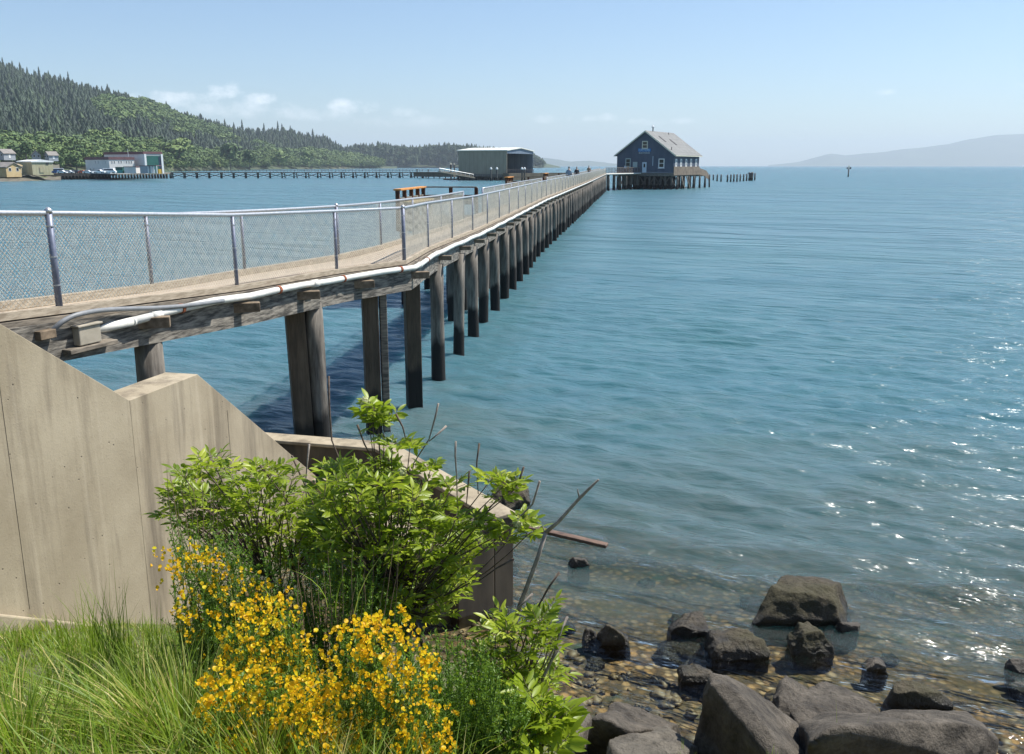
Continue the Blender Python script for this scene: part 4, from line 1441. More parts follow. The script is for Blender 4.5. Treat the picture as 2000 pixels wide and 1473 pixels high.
c0 = atz(945, 350.5, 0)
small_boat(c0 + np.array([1.5, -1.2, 0]), 6.5, R(-50), M['trimwhite'], "white motor boat with small cabin moored at the float before the shed")
c0 = atz(933, 347.8, 0)
small_boat(c0, 7.5, R(30), M['trimwhite'], "white motor boat behind the float nearest the gangway foot")
c0 = atz(1005, 345.5, 0)
small_boat(np.array([c0[0] + 2, c0[1] - 2, 0]), 9.5, R(-15), M['trimwhite'], "low white boat lying before the open end of the metal shed", cabin=False)
M['buoyorange'] = noisy("orange_float_paint", (.50, .13, .05), (.62, .20, .08), 4, bmp=0)
for px, y, s, lb in ((901.5, 347.5, 1.15, "large orange float on the left part of the floating dock"), (909.5, 347.8, .8, "small orange-red float in the middle of the floating dock"), (932.5, 346, 1.0, "orange float by the boats at the right of the floating dock")):
    b = atz(px, 351.5, 0)
    cc = np.array([b[0], b[1], .5 + s * .6])
    fo = thing("mooring_float", lb, "buoy", (cc[0], cc[1], .5))
    pts = [cc + np.array([s * .9 * math.cos(a), 0, s * .6 * 0]) for a in np.linspace(math.pi, 0, 9)]
    MB().tube(pts, [s * .6 * max(.15, math.sin(a)) for a in np.linspace(.12, math.pi - .12, 9)], 10).build("float_body", M['buoyorange'], fo, smooth=True)
    MB().tube([cc + (0, 0, s * .55), cc + (0, 0, s * .8)], .08, 6).build("lifting_eye", M['darkmetal'], fo)
for px, w, c_, lb in ((917, 1.6, 'trimcream', "pale crate of gear in the middle of the floating dock"), (925, 1.2, 'kerb', "tan crate of gear right of the pale one on the floating dock")):
    b = atz(px, 351.5, 0)
    cr_ = thing("gear_crate", lb, "crate", (b[0], b[1], .5))
    MB().box((b[0], b[1], .5 + .45), (w, 1.2, .88)).build("crate_body", M[c_], cr_, bevel=.04)
    MB().box((b[0], b[1], .5 + .94), (w + .1, 1.3, .08)).build("crate_lid", M['timber'], cr_)

# ------------------------------------------------------------------ far wharf with the station, trestle, cars
M['stationwall'] = noisy("white_station_wall", (.58, .57, .55), (.68, .66, .64), .3, bmp=0)
M['maroon'] = noisy("maroon_parapet", (.125, .06, .066), (.165, .08, .086), .5, bmp=0)
M['greendoor'] = noisy("dark_green_door", (.010, .09, .075), (.016, .12, .10), .5, bmp=0)
M['bluegrey'] = noisy("blue_glass_dark", (.02, .03, .06), (.03, .045, .08), 1, bmp=0, rough=.3)
M['beigeshed'] = siding("beige_shed_cladding", (.36, .33, .20), (.43, .40, .26), 1.2, True, .7)
M['tanwall'] = noisy("tan_house_wall", (.40, .30, .15), (.48, .37, .2), .5, bmp=0)
M['greyroof'] = noisy("grey_house_roof", (.16, .15, .14), (.24, .22, .20), .6, bmp=0)
M['houseblue'] = noisy("pale_house_wall", (.25, .28, .32), (.32, .35, .38), .6, bmp=0)
M['yellow'] = noisy("yellow_paint", (.5, .32, .04), (.58, .38, .06), 2, bmp=0)
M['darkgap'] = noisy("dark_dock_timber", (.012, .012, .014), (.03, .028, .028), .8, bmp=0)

dk0, dk1 = atz(48, 352.0, 0), atz(335, 348.6, 0)
zd = aty(200, 337.5, (dk0[1] + dk1[1]) / 2)[2]
ud = (dk1 - dk0) / np.linalg.norm(dk1 - dk0); vd = np.array([-ud[1], ud[0], 0])
LD = float(np.linalg.norm(dk1 - dk0))
D = lambda a, b, z: dk0 + ud * a + vd * b + np.array([0, 0, z])
dock = thing("station_dock", "dark timber dock on piles carrying the white station and parked cars", "dock", D(LD / 2, 10, 0))
MB().frame(D(0, 0, zd - .7), ud * LD, vd * 46, (0, 0, .7)).build("deck", M['kerb'], dock)
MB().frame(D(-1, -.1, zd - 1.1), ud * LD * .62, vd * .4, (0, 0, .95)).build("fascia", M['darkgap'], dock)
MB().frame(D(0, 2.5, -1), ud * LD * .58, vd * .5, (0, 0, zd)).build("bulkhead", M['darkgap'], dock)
k = 0
for a in np.linspace(.5, LD - .5, 46):
    for b in (0.1, 3.0):
        p = D(a, b, 0)
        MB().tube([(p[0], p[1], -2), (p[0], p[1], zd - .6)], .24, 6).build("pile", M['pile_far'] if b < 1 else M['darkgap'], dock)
for a in np.linspace(LD * .19, LD * .6, 22):
    p = D(a, .3, zd)
    MB().box(p + (0, 0, .14), (.5, .5, .28)).build("bull_rail_block", M['kerb'], dock)

# trestle
tr0, tr1 = atz(335, 348.6, 0), atz(826, 347.6, 0)
LT = float(np.linalg.norm(tr1 - tr0)); ut = (tr1 - tr0) / LT; vt = np.array([-ut[1], ut[0], 0])
zt_ = aty(580, 336.2, (tr0[1] + tr1[1]) / 2)[2]
T = lambda a, b, z: tr0 + ut * a + vt * b + np.array([0, 0, z])
ts = thing("trestle", "long low footbridge trestle with braced pile bents between dock and metal shed", "trestle", T(LT / 2, 0, 0))
MB().frame(T(0, 0, zt_ - .35), ut * LT, vt * 3.2, (0, 0, .35)).build("deck", M['timber'], ts)
for b in (.1, 3.1):
    for z in (1.15, .6):
        MB().tube([T(0, b, zt_ + z), T(LT, b, zt_ + z)], .07, 5).build("handrail", M['timber'], ts)
for a in np.linspace(0, LT, 74):
    p = T(a, .1, zt_)
    MB().tube([p, p + (0, 0, 1.15)], .06, 4).build("rail_post", M['timber'], ts)
nb = 21
for i in range(nb + 1):
    a = LT * i / nb
    for b, l in ((.3, -.5), (2.9, .5)):
        p, q_ = T(a, b, zt_ - .3), T(a + (.0 if i < 9 else .5 * (1 if b < 1 else -1)), b + l, -2)
        MB().tube([q_, p], .26, 6).build("pile", M['pile_far'], ts)
    if i >= 9:
        MB().tube([T(a + 1.6, .3, -2), T(a + 1.1, .3, zt_ - .3)], .24, 6).build("pile", M['pile_far'], ts)
    MB().frame(T(a - .3, -.3, zt_ - .75), ut * .6, vt * 3.8, (0, 0, .38)).build("cap_beam", M['pile_far'], ts)
    if i < nb:
        s = LT / nb
        MB().beam(T(a + .5, .2, .6 if i % 2 else zt_ - .8), T(a + s - .3, .2, zt_ - .8 if i % 2 else .6), .1, .24).build("cross_brace", M['pile_far'], ts)
        MB().beam(T(a + .5, .32, zt_ - .8 if i % 2 else .6), T(a + s - .3, .32, .6 if i % 2 else zt_ - .8), .1, .24).build("cross_brace", M['pile_far'], ts)
# dark timber crib where the trestle meets the metal shed
cb0, cb1 = atz(815, 348, 0), atz(893, 349, 0)
tc = thing("timber_crib", "dark timber crib wharf between the trestle end and the gangway", "wharf", cb0)
MB().beam(cb0 + (0, 3, zt_ / 2 + .2), cb1 + (0, 3, zt_ / 2 + .2), 5.0, zt_ - .8).build("crib_wall", M['wharf'], tc)
MB().beam(cb0 + (0, 3, zt_ - .1), cb1 + (0, 3, zt_ - .1), 6.0, .35).build("deck", M['timber'], tc)
for k in range(8):
    p = cb0 + (cb1 - cb0) * k / 7
    MB().tube([p + (0, 0, -1), p + (0, 0, zt_ + (1.2 if k % 2 == 0 else 0))], .22, 6).build("pile", M['pile_far'], tc)
for z in (.6, 1.15):
    MB().tube([cb0 + (0, 0, zt_ + z), cb1 + (0, 0, zt_ + z)], .06, 5).build("handrail", M['timber'], tc)


def gable_house(loc, w, d, h, rz, wall, roofm, label, rise=1.6, windows=2, cat="house", name="house"):
    """w across the gable, d along the ridge; local frame"""
    r = thing(name, label, cat, loc)
    r.rotation_euler = (0, 0, rz)
    def part(nm, mb, mat, par=r):
        o = link_mesh(nm, np.array(mb.v), mb.f, mat); o.parent = par
        return o
    part("wall", MB().prism([(-w / 2, -d / 2, -1), (w / 2, -d / 2, -1), (w / 2, -d / 2, h), (0, -d / 2, h + rise), (-w / 2, -d / 2, h)], (0, d, 0)), wall)
    part("roof", MB().prism([(-w / 2 - .4, -d / 2 - .4, h - .15), (0, -d / 2 - .4, h + rise + .05), (w / 2 + .4, -d / 2 - .4, h - .15), (w / 2 + .4, -d / 2 - .4, h + .15), (0, -d / 2 - .4, h + rise + .35), (-w / 2 - .4, -d / 2 - .4, h + .15)], (0, d + .8, 0)), roofm)
    for k in range(windows):
        x = -w / 2 + w * (k + .5) / windows
        fr = part("window", MB().frame((x - .6, -d / 2 - .06, h * .42), (1.2, 0, 0), (0, .07, 0), (0, 0, 1.2)), M['trimwhite'])
        part("pane", MB().frame((x - .48, -d / 2 - .09, h * .42 + .12), (.96, 0, 0), (0, .05, 0), (0, 0, .96)), M['glass'], fr)
    part("door", MB().frame((w * .5, -.5, 0), (.08, 0, 0), (0, 1.0, 0), (0, 0, 2.0)), M['trimwhite'])
    return r


# beige shed
e1_, e2_ = np.array([math.cos(R(56)), math.sin(R(56)), 0]), np.array([-math.sin(R(56)), math.cos(R(56)), 0])
cS = aty(64, 337.5, 318)
rS = onplane(104.5, 337, cS, e1_); wS = float(np.linalg.norm((rS - cS)[:2]))
lS = onplane(36, 337, cS, e2_); dS = float(np.linalg.norm((lS - cS)[:2]))
zS0 = float(cS[2]) - .8
zS1 = float(aty(64, 317, 318)[2])
bs = thing("beige_shed", "plain beige metal shed with white roof edge at the dock's left end", "shed", cS)
Q = lambda a, b, z: np.array([cS[0], cS[1], 0]) + e1_ * a + e2_ * b + np.array([0, 0, z])
MB().frame(Q(0, 0, zS0), e1_ * wS, e2_ * dS, (0, 0, zS1 - zS0)).build("wall", M['beigeshed'], bs)
MB().prism([Q(-.3, -.3, zS1 + .01), Q(wS + .3, -.3, zS1 + .01), Q(wS + .3, -.3, zS1 + .35), Q(wS / 2, -.3, zS1 + .9), Q(-.3, -.3, zS1 + .35)], e2_ * (dS + .6)).build("roof", M['trimwhite'], bs)
dr_ = MB().frame(Q(wS * .33, -.12, zS0 + .8), e1_ * 1.6, e2_ * .13, (0, 0, 1.8)).build("door", M['kerb'], bs)
MB().frame(Q(wS * .33 + .2, -.16, zS0 + .85), e1_ * 1.2, e2_ * .1, (0, 0, 1.55)).build("door_panel", M['beigeshed'], dr_)
MB().frame(Q(wS * .68, -.15, zS1 - .75), e1_ * .9, e2_ * .16, (0, 0, .6)).build("vent", M['darkmetal'], bs)

# station
ph = R(52)
e1_, e2_ = np.array([math.cos(ph), math.sin(ph), 0]), np.array([-math.sin(ph), math.cos(ph), 0])
st = thing("station", "white flat roofed harbour station with maroon parapet and tall green boat bay door", "building", aty(240, 337, 340))
def slab(o, w, d, za, zb):
    return MB().frame(np.array([o[0], o[1], za]), e1_ * w, e2_ * d, (0, 0, zb - za))
cW = aty(215, 336, 326)
z0s = float(aty(215, 338, 326)[2]) - .3
rW = onplane(263.5, 330, cW, e1_); wW = float(np.linalg.norm((rW - cW)[:2]))
lW = onplane(168, 330, cW, e2_); dW = float(np.linalg.norm((lW - cW)[:2]))
zp0, zp1 = float(aty(215, 312, 326)[2]), float(aty(215, 306.5, 326)[2])
slab(cW, wW, dW, z0s, zp0 - .01).build("wing_wall", M['stationwall'], st)
slab(cW - e1_ * .15 - e2_ * .15, wW + .3, dW + .3, zp0, zp1).build("wing_parapet", M['maroon'], st)
cT = aty(282.5, 336, 334)
rT = onplane(318.5, 336, cT, e1_); wT = float(np.linalg.norm((rT - cT)[:2]))
lT = onplane(204, 310, cT, e2_); dT = float(np.linalg.norm((lT - cT)[:2]))
zq0, zq1 = float(aty(282, 301, 334)[2]), float(aty(282, 296, 334)[2])
slab(cT, wT, dT, z0s, zq0 - .01).build("bay_wall", M['stationwall'], st)
slab(cT - e1_ * .15 - e2_ * .15, wT + .3, dT + .3, zq0, zq1).build("bay_parapet", M['maroon'], st)
g0_, g1_ = onplane(287.5, 336, cT, e1_), onplane(313.5, 304.5, cT, e1_)
gwd = float(np.dot(g1_ - g0_, e1_))
bd = MB().frame(np.array([g0_[0], g0_[1], z0s]), e1_ * gwd, -e2_ * .06, (0, 0, g1_[2] - z0s)).build("bay_door", M['greendoor'], st)
MB().frame(np.array([g0_[0], g0_[1], z0s]) + e1_ * gwd * .84 - e2_ * .063, e1_ * gwd * .16, -e2_ * .05, (0, 0, g1_[2] - z0s - .3)).build("door_edge", M['bluegrey'], bd)
MB().frame(np.array([g0_[0], g0_[1], z0s]) + e1_ * gwd * .70 - e2_ * .3, e1_ * 1.2, -e2_ * .4, (0, 0, 1.6)).build("yellow_bumper", M['yellow'], bd)
for x in (-.75, gwd):
    MB().frame(np.array([g0_[0], g0_[1], z0s]) + e1_ * x, e1_ * .75, -e2_ * .3, (0, 0, g1_[2] - z0s + .6)).build("bay_frame", M['trimwhite'], st)
for px in (217.5, 222.5, 230.8, 235.6, 246, 250.8, 255.6):
    a, b = onplane(px, 319.5, cW, e1_), onplane(px + 2.1, 314, cW, e1_)
    window(st, a, e1_, -e2_, float(np.dot(b - a, e1_)), float(b[2] - a[2]), M['trimwhite'], .07)
for px in (186, 191, 205):
    a, b = onplane(px + 2, 320, cW, e2_), onplane(px, 314, cW, e2_)
    window(st, a, e2_, -e1_, float(np.dot(b - a, e2_)), float(b[2] - a[2]), M['trimwhite'], .07)
for px in (175.5, 182):
    a, b = onplane(px + 3, 333, cW, e2_), onplane(px, 329, cW, e2_)
    window(st, a, e2_, -e1_, float(np.dot(b - a, e2_)), float(b[2] - a[2]), M['trimwhite'], .07)
an = aty(250.5, 306, 331)
MB().tube([an, an + (0, 0, 2.6)], .07, 5).build("antenna", M['trimwhite'], st)

# sheds and container on the dock before the station
def dock_box(px0, px1, ytop, y, depth, label, name, mat, roofm, cat):
    a, b = aty(px0, 337, y), aty(px1, 337, y)
    zt = float(aty(px0, ytop, y)[2])
    r = thing(name, label, cat, ((a[0] + b[0]) / 2, y, zd))
    MB().frame((a[0], y, zd + .01), (b[0] - a[0], 0, 0), (0, depth, 0), (0, 0, zt - zd)).build("wall", mat, r)
    MB().frame((a[0] - .15, y - .15, zt + .015), (b[0] - a[0] + .3, 0, 0), (0, depth + .3, 0), (0, 0, .2)).build("roof", roofm, r)
    return r, a, b, zt


dock_box(243, 266, 326.5, 322, 4, "small grey store hut on the dock before the station wing", "store_hut", M['stationwall'], M['maroon'], "hut")
r, a, b, zt = dock_box(274, 289, 324.5, 321, 5, "open fronted store with white posts beside the green bay door", "boat_store", M['houseblue'], M['maroon'], "hut")
c_ = aty(307, 337, 321)
MB().frame((b[0], 321 - .15, zt + .013), (c_[0] - b[0] - .16, 0, 0), (0, 5, 0), (0, 0, .22)).build("porch_roof", M['maroon'], r)
for px in (290, 296, 301.5, 306.5):
    p = aty(px, 337, 321.2)
    MB().box((p[0], p[1], (zd + zt) / 2), (.3, .3, zt - zd)).build("porch_post", M['trimwhite'], r)
r, a, b, zt = dock_box(226.5, 239.5, 327.5, 323, 2.4, "green shipping container on the dock beside the white van", "container", M['greendoor'], M['greendoor'], "container")
MB().frame((a[0], 322.9, zd + .1), (b[0] - a[0], 0, 0), (0, .1, 0), (0, 0, 1.0)).build("side_stripe", noisy("teal_paint", (.05, .3, .28), (.07, .36, .33), 1, bmp=0), r)


def vehicle(px, y, L, paint, label, kind="car", rz=0.0):
    p = aty(px, 337, y)
    h = {"car": 1.45, "van": 2.3, "pickup": 1.75}[kind]
    r = thing({"car": "parked_car", "van": "parked_van", "pickup": "pickup_truck"}[kind], label, {"car": "car", "van": "van", "pickup": "pickup"}[kind], (p[0], p[1], zd + .02))
    r.rotation_euler = (0, 0, rz)
    r.scale = (.74, .74, .74)
    def part(nm, mb, mat, par=r, bev=0):
        o = link_mesh(nm, np.array(mb.v), mb.f, mat, bevel=bev); o.parent = par
        return o
    x = L / 2
    if kind == "van":
        body = [(-x, 0, .35), (x, 0, .35), (x, 0, 1.1), (x * .82, 0, 1.3), (x * .62, 0, h), (-x, 0, h)]
        win = [(-x * .9, 0, 1.35), (x * .74, 0, 1.35), (x * .58, 0, h - .25), (-x * .9, 0, h - .25)]
    elif kind == "pickup":
        body = [(-x, 0, .4), (x, 0, .4), (x, 0, .95), (x * .5, 0, 1.05), (x * .28, 0, h), (-x * .12, 0, h), (-x * .22, 0, 1.05), (-x, 0, 1.0)]
        win = [(-x * .12, 0, 1.1), (x * .42, 0, 1.1), (x * .25, 0, h - .12), (-x * .09, 0, h - .12)]
    else:
        body = [(-x, 0, .3), (x, 0, .3), (x, 0, .72), (x * .5, 0, .88), (x * .15, 0, h), (-x * .55, 0, h), (-x * .88, 0, .92), (-x, 0, .85)]
        win = [(-x * .76, 0, .93), (x * .38, 0, .93), (x * .12, 0, h - .1), (-x * .52, 0, h - .1)]
    w = 1.75 if kind == "car" else 2.0
    part("body", MB().prism([(a, -w / 2, c) for a, b, c in body], (0, w, 0)), paint, bev=.06)
    part("side_glass", MB().prism([(a, -w / 2 - .012, c) for a, b, c in win], (0, w + .024, 0)), M['bluegrey'])
    for sx in (-.62, .6):
        for sy in (-1, 1):
            wl = part("wheel", MB().tube([(x * sx, sy * (w / 2 - .12), .33), (x * sx, sy * (w / 2 + .03), .33)], .33, 10), M['darkmetal'])
    for sy in (-1, 1):
        part("headlight", MB().box((x - .01, sy * w * .36, .62), (.06, .3, .16)), M['trimwhite'])
    return r


paint = lambda n, c: noisy(n, c, tuple(min(1, k * 1.15) for k in c), 2, rough=.3, bmp=0)
P_W, P_B, P_G, P_R, P_D = paint("white_car_paint", (.7, .72, .74)), paint("blue_car_paint", (.05, .11, .30)), paint("grey_car_paint", (.22, .25, .28)), paint("red_car_paint", (.62, .10, .04)), paint("dark_car_paint", (.03, .04, .06))
P_S = paint("silver_car_paint", (.45, .48, .5))
vehicle(112, 317, 4.6, P_B, "blue car parked nearest the beige shed")
vehicle(116, 326, 5.6, P_W, "white van parked at an angle behind the blue car by the shed", "van", R(25))
vehicle(122, 313, 4.4, P_W, "white car parked between the two blue cars on the dock")
vehicle(130, 320, 4.5, P_B, "second blue car, behind the silver one on the dock")
vehicle(136, 315, 4.4, P_S, "silver car parked in the middle of the dock row")
vehicle(144, 321, 4.5, P_G, "grey car behind the silver and dark cars")
vehicle(151.5, 316, 4.5, P_D, "dark car parked left of the red car")
vehicle(163, 315, 4.3, P_R, "bright red car on the dock")
vehicle(172, 314.5, 4.4, P_W, "white car between the red car and the pickup", "car", R(8))
vehicle(194, 316, 5.3, P_W, "white pickup truck before the station wall", "pickup")
vehicle(215, 318, 5.6, P_W, "long white van beside the green container", "van", R(4))

# shore land on the left and the houses there
def land_sheet(name, pts_px, mat, zfun, n=60, m=24):
    V = []
    for i in range(n + 1):
        px = pts_px[0] + (pts_px[1] - pts_px[0]) * i / n
        for j in range(m + 1):
            V.append(zfun(px, j / m))
    F = [(i * (m + 1) + j, (i + 1) * (m + 1) + j, (i + 1) * (m + 1) + j + 1, i * (m + 1) + j + 1) for i in range(n) for j in range(m)]
    return structure(link_mesh(name, np.array(V), F, mat, smooth=True))


M['shore'] = noisy("shore_rubble", (.06, .055, .042), (.18, .16, .125), .6, rough=.95, c3=(.09, .13, .035), scale3=.12)
def shore_fun(px, t):
    y0 = 287 + np.interp(px, [-400, 0, 45, 90, 150], [0, 6, 16, 32, 40])
    y = y0 + t * 300
    p = aty(px, 340, y)
    z = -0.6 + min(1, t * 14) * 2.6 + 6 * max(0, t - .12) + .5 * math.sin(px * .31 + t * 40) * min(1, t * 8)
    return (p[0], y, z)
land_sheet("shore_land", (-500, 118), M['shore'], shore_fun)
gable_house(aty(4, 340, 312), 6.5, 10, 2.2, R(75), M['tanwall'], M['greyroof'], "tan house with grey roof at the left edge of the shore", 1.4)
gable_house(aty(33, 338, 316), 2.6, 4, 2.4, R(20), M['tanwall'], M['tanwall'], "small tan lean-to between the tan house and the beige shed", .4, 1)
gable_house(aty(12, 309, 470), 5, 7, 2.2, R(-20), M['houseblue'], M['greyroof'], "grey house on the slope at the left edge above the tan house", 2.0)
gable_house(aty(71, 310, 480), 4.0, 5, 1.7, R(30), M['houseblue'], M['greyroof'], "pale blue house on the slope above the beige shed", 2.2)
gable_house(aty(101, 311, 480), 4.0, 5, 1.8, R(-35), M['houseblue'], M['greyroof'], "grey-white house on the slope right of the pale blue one", 1.8)
# rubble at the dock's left end
rr = random.Random(3)

# ------------------------------------------------------------------ hills and woods
def tree_tint(rng):
    return rng.random()


def conifer(rng, h, w):
    """layered spruce crown: ragged skirts of pointed faces; returns verts, faces"""
    V, F = [], []
    L = 6
    for l in range(L):
        t0 = l / L
        z0, z1 = h * (.10 + .86 * t0), h * (.10 + .86 * min(1.0, t0 + 1.9 / L))
        r0 = w * (1 - t0) ** .85 * (.9 + .25 * rng.random())
        n = 7
        ph = rng.random() * 6
        for k in range(n):
            a0, a1 = ph + 6.283 * k / n, ph + 6.283 * (k + .95) / n
            am = (a0 + a1) / 2
            rr_ = r0 * (.65 + .6 * rng.random())
            o = len(V)
            V += [(math.cos(a0) * rr_ * .62, math.sin(a0) * rr_ * .62, z0 + h * .05), (math.cos(am) * rr_, math.sin(am) * rr_, z0 - h * .02), (math.cos(a1) * rr_ * .62, math.sin(a1) * rr_ * .62, z0 + h * .05), (0, 0, z1)]
            F += [(o, o + 1, o + 3), (o + 1, o + 2, o + 3)]
    return np.array(V), np.array(F)


def broadleaf(rng, h, w, n=150):
    V, F = [], []
    lobes = [(rng.uniform(-.45, .45) * w, rng.uniform(-.45, .45) * w, h * rng.uniform(.35, .8), w * rng.uniform(.4, .6)) for _ in range(6)] + [(0, 0, h * .72, w * .5)]
    for _ in range(n):
        cx, cy, cz, r = rng.choice(lobes)
        u = Vector((rng.gauss(0, 1), rng.gauss(0, 1), rng.gauss(0, 1) + .25)).normalized()
        p = Vector((cx, cy, cz)) + Vector((u.x * r, u.y * r, u.z * r * .75)) * rng.uniform(.75, 1.05)
        s = w * rng.uniform(.08, .17)
        nrm = (u + Vector((rng.gauss(0, .35), rng.gauss(0, .35), rng.gauss(0, .35)))).normalized()
        a = nrm.orthogonal().normalized(); b = nrm.cross(a)
        o = len(V)
        V += [p + a * s, p + b * s * .8 + nrm * s * .1, p - a * s, p - b * s * .8]
        F += [(o, o + 1, o + 2), (o, o + 2, o + 3)]
    return np.array([tuple(v) for v in V]), np.array(F)


rt = random.Random(21)
CON = [conifer(rt, 1.0, rt.uniform(.17, .24)) for _ in range(7)]
BRD = [broadleaf(rt, 1.0, rt.uniform(.42, .58), 240) for _ in range(6)]


def scatter_mesh(name, items, mat, parent=None, origin=None):
    """items: (verts, tris, (x,y,z), scale_xy, scale_z, rot, tint)"""
    V, F, A, o = [], [], [], 0
    for v, f, p, sx, sz, r, ti in items:
        c_, s_ = math.cos(r), math.sin(r)
        w = np.stack([(v[:, 0] * c_ - v[:, 1] * s_) * sx + p[0], (v[:, 0] * s_ + v[:, 1] * c_) * sx + p[1], v[:, 2] * sz + p[2]], -1)
        V.append(w); F.append(f + o); A.append(np.full(len(v), ti)); o += len(v)
    return link_mesh(name, np.concatenate(V), np.concatenate(F), mat, parent, attrs={"tint": np.concatenate(A)}, origin=origin)


def tree_mat(name, stops):
    m, t, b = base_mat(name)
    a = nd(t, "ShaderNodeAttribute", attribute_name="tint")
    n = noise_out(t, pos_vec(t), .35, 3)
    f = mth(t, 'ADD', mth(t, 'MULTIPLY', a.outputs["Fac"], .75), mth(t, 'MULTIPLY', n, .3))
    t.links.new(ramp(t, f, stops), b.inputs["Base Color"])
    b.inputs["Roughness"].default_value = .75
    return m


M['conifer'] = tree_mat("conifer_needles", [(.1, (.010, .025, .017)), (.5, (.024, .052, .024)), (.85, (.065, .105, .032))])
M['broadleaf'] = tree_mat("spring_leaves", [(.1, (.032, .070, .020)), (.5, (.078, .135, .032)), (.9, (.145, .20, .048))])
M['bark'] = noisy("bark", (.06, .05, .04), (.11, .09, .07), 4, bmp=0)
M['hillground'] = noisy("hill_undergrowth", (.022, .042, .018), (.055, .085, .028), .03, bmp=0, c3=(.12, .10, .06), scale3=.012)

# ridge outline in the photo (tree tops), ridge distance, shore distance
H_PX = [-420, -150, 0, 40, 80, 125, 165, 200, 235, 270, 300, 350, 400, 440, 480, 525, 560, 600, 640, 665, 700, 735, 770]
H_PY = [60, 92, 108, 122, 140, 146, 152, 167, 174, 186, 197, 214, 224, 240, 248, 252, 247, 258, 265, 282, 300, 314, 322]
H_RD = [1400, 1400, 1400, 1400, 1400, 1400, 1400, 1420, 1450, 1480, 1500, 1560, 1620, 1680, 1740, 1800, 1850, 1900, 1950, 1980, 2000, 2000, 2000]
H_SD = [500, 500, 500, 510, 520, 540, 560, 580, 600, 650, 700, 850, 950, 1050, 1150, 1250, 1350, 1450, 1550, 1600, 1700, 1750, 1800]


def hill_pt(px, t):
    rd, sd, py = np.interp(px, H_PX, H_RD), np.interp(px, H_PX, H_SD), np.interp(px, H_PX, H_PY)
    y = sd + (rd - sd) * t
    top = aty(px, py, rd)[2] - 14
    prof = t ** 1.35 * (1 + .0 * t)
    z = 2.0 + (max(top, 3) - 2.0) * prof + 6 * math.sin(px * .06 + t * 7) * t * (1 - t) * 2
    x = aty(px, 324, y)[0]
    return np.array([x, y, z])


HV, HF = [], []
pxs = np.linspace(-420, 775, 120)
MT = 26
for px in pxs:
    for j in range(MT + 8):
        t = j / MT
        p = hill_pt(px, min(t, 1.0))
        if t > 1:
            p = p + np.array([p[0] / p[1], 1, 0]) * (t - 1) * 900 - np.array([0, 0, (t - 1) * 260])
        if j == 0:
            p = p * np.array([1, 1, 0]) + np.array([0, 0, -3.0])
        HV.append(p)
n1 = MT + 8
HF = [(i * n1 + j, (i + 1) * n1 + j, (i + 1) * n1 + j + 1, i * n1 + j + 1) for i in range(len(pxs) - 1) for j in range(n1 - 1)]
structure(link_mesh("hill", np.array(HV), HF, M['hillground'], smooth=True))

items_c, items_b = [], []
for _ in range(12500):
    px = rt.uniform(-330, 745)
    t = rt.random() ** .9
    patch = fbm(np.array(px * 1.0), np.array(t * 330.0), 17, 3, .022)
    lowline = np.interp(px, [-300, 0, 60, 140, 230, 300, 420, 520, 650, 760], [.13, .13, .20, .22, .30, .36, .24, .33, .48, .9])
    p = hill_pt(px, t)
    p[2] -= .5
    conif = t > lowline + .10 * patch and patch < np.interp(px, [150, 300, 450, 560], [.75, .15, .25, .8])
    if conif:
        h = rt.choice((rt.uniform(11, 18), rt.uniform(16, 24), rt.uniform(20, 30))) * (1.0 if t < .9 else .9)
        v, f = rt.choice(CON)
        h *= .72
        items_c.append((v, f, p, h * 1.5, h, rt.random() * 6, min(1, max(0, rt.gauss(.38, .2) + .12 * patch))))
    else:
        if t < .03 and px < 330:
            continue
        h = rt.uniform(9, 17) * (.75 + .5 * min(1, t * 3))
        v, f = rt.choice(BRD)
        items_b.append((v, f, p, h * 1.25, h, rt.random() * 6, min(1, max(0, rt.gauss(.5, .22)))))
o = scatter_mesh("conifer_forest", items_c, M['conifer']); o["kind"] = "stuff"; o["label"] = "dark conifer forest covering the steep hill behind the far dock"
o = scatter_mesh("broadleaf_woods", items_b, M['broadleaf']); o["kind"] = "stuff"; o["label"] = "light green broadleaf woods along the foot of the hill"


# conifers one can tell apart along the ridge line
def tree_thing(name, label, cat, proto, p, sx, sz, mat, group, tint, trunk_r=.35):
    r = thing(name, label, cat, p, group)
    v, f = proto
    V = v * np.array([sx, sx, sz])
    crown = link_mesh("crown", V, f, mat, attrs={"tint": np.full(len(V), tint)}); crown.parent = r
    tk = MB().tube([(0, 0, -1.5), (0, 0, sz * .35), (0, 0, sz * .9)], [trunk_r, trunk_r * .7, .05], 6)
    k = link_mesh("trunk", np.array(tk.v), tk.f, M['bark']); k.parent = r
    return r


protos = []
for k in range(6):
    h = rt.uniform(19, 30)
    protos.append(tree_thing("conifer_tree", "pointed dark conifer standing above the ridge line of the wooded hill", "tree", CON[k], hill_pt(5 + k * 110, 1.0), h * 1.1, h, M['conifer'], "conifers along the ridge line", rt.uniform(.1, .45)))
for px in [-30, 18, 30, 48, 62, 75, 88, 97, 108, 121, 128, 137, 143, 152, 168, 176, 187, 199, 206, 214, 228, 236, 244, 250, 258, 268, 279, 284, 306, 318, 330, 352, 372, 391, 408, 418, 430, 447, 462, 478, 497, 512, 520, 531, 540, 547, 553, 561, 571, 580, 592, 603, 614, 622, 634, 641, 648]:
    c_ = copy_tree(rt.choice(protos), tuple(hill_pt(px, rt.uniform(.93, 1.0))))
    c_.rotation_euler = (0, 0, rt.random() * 6)
    s = rt.uniform(.5, .92)
    c_.scale = (s, s, s * rt.uniform(.9, 1.25))

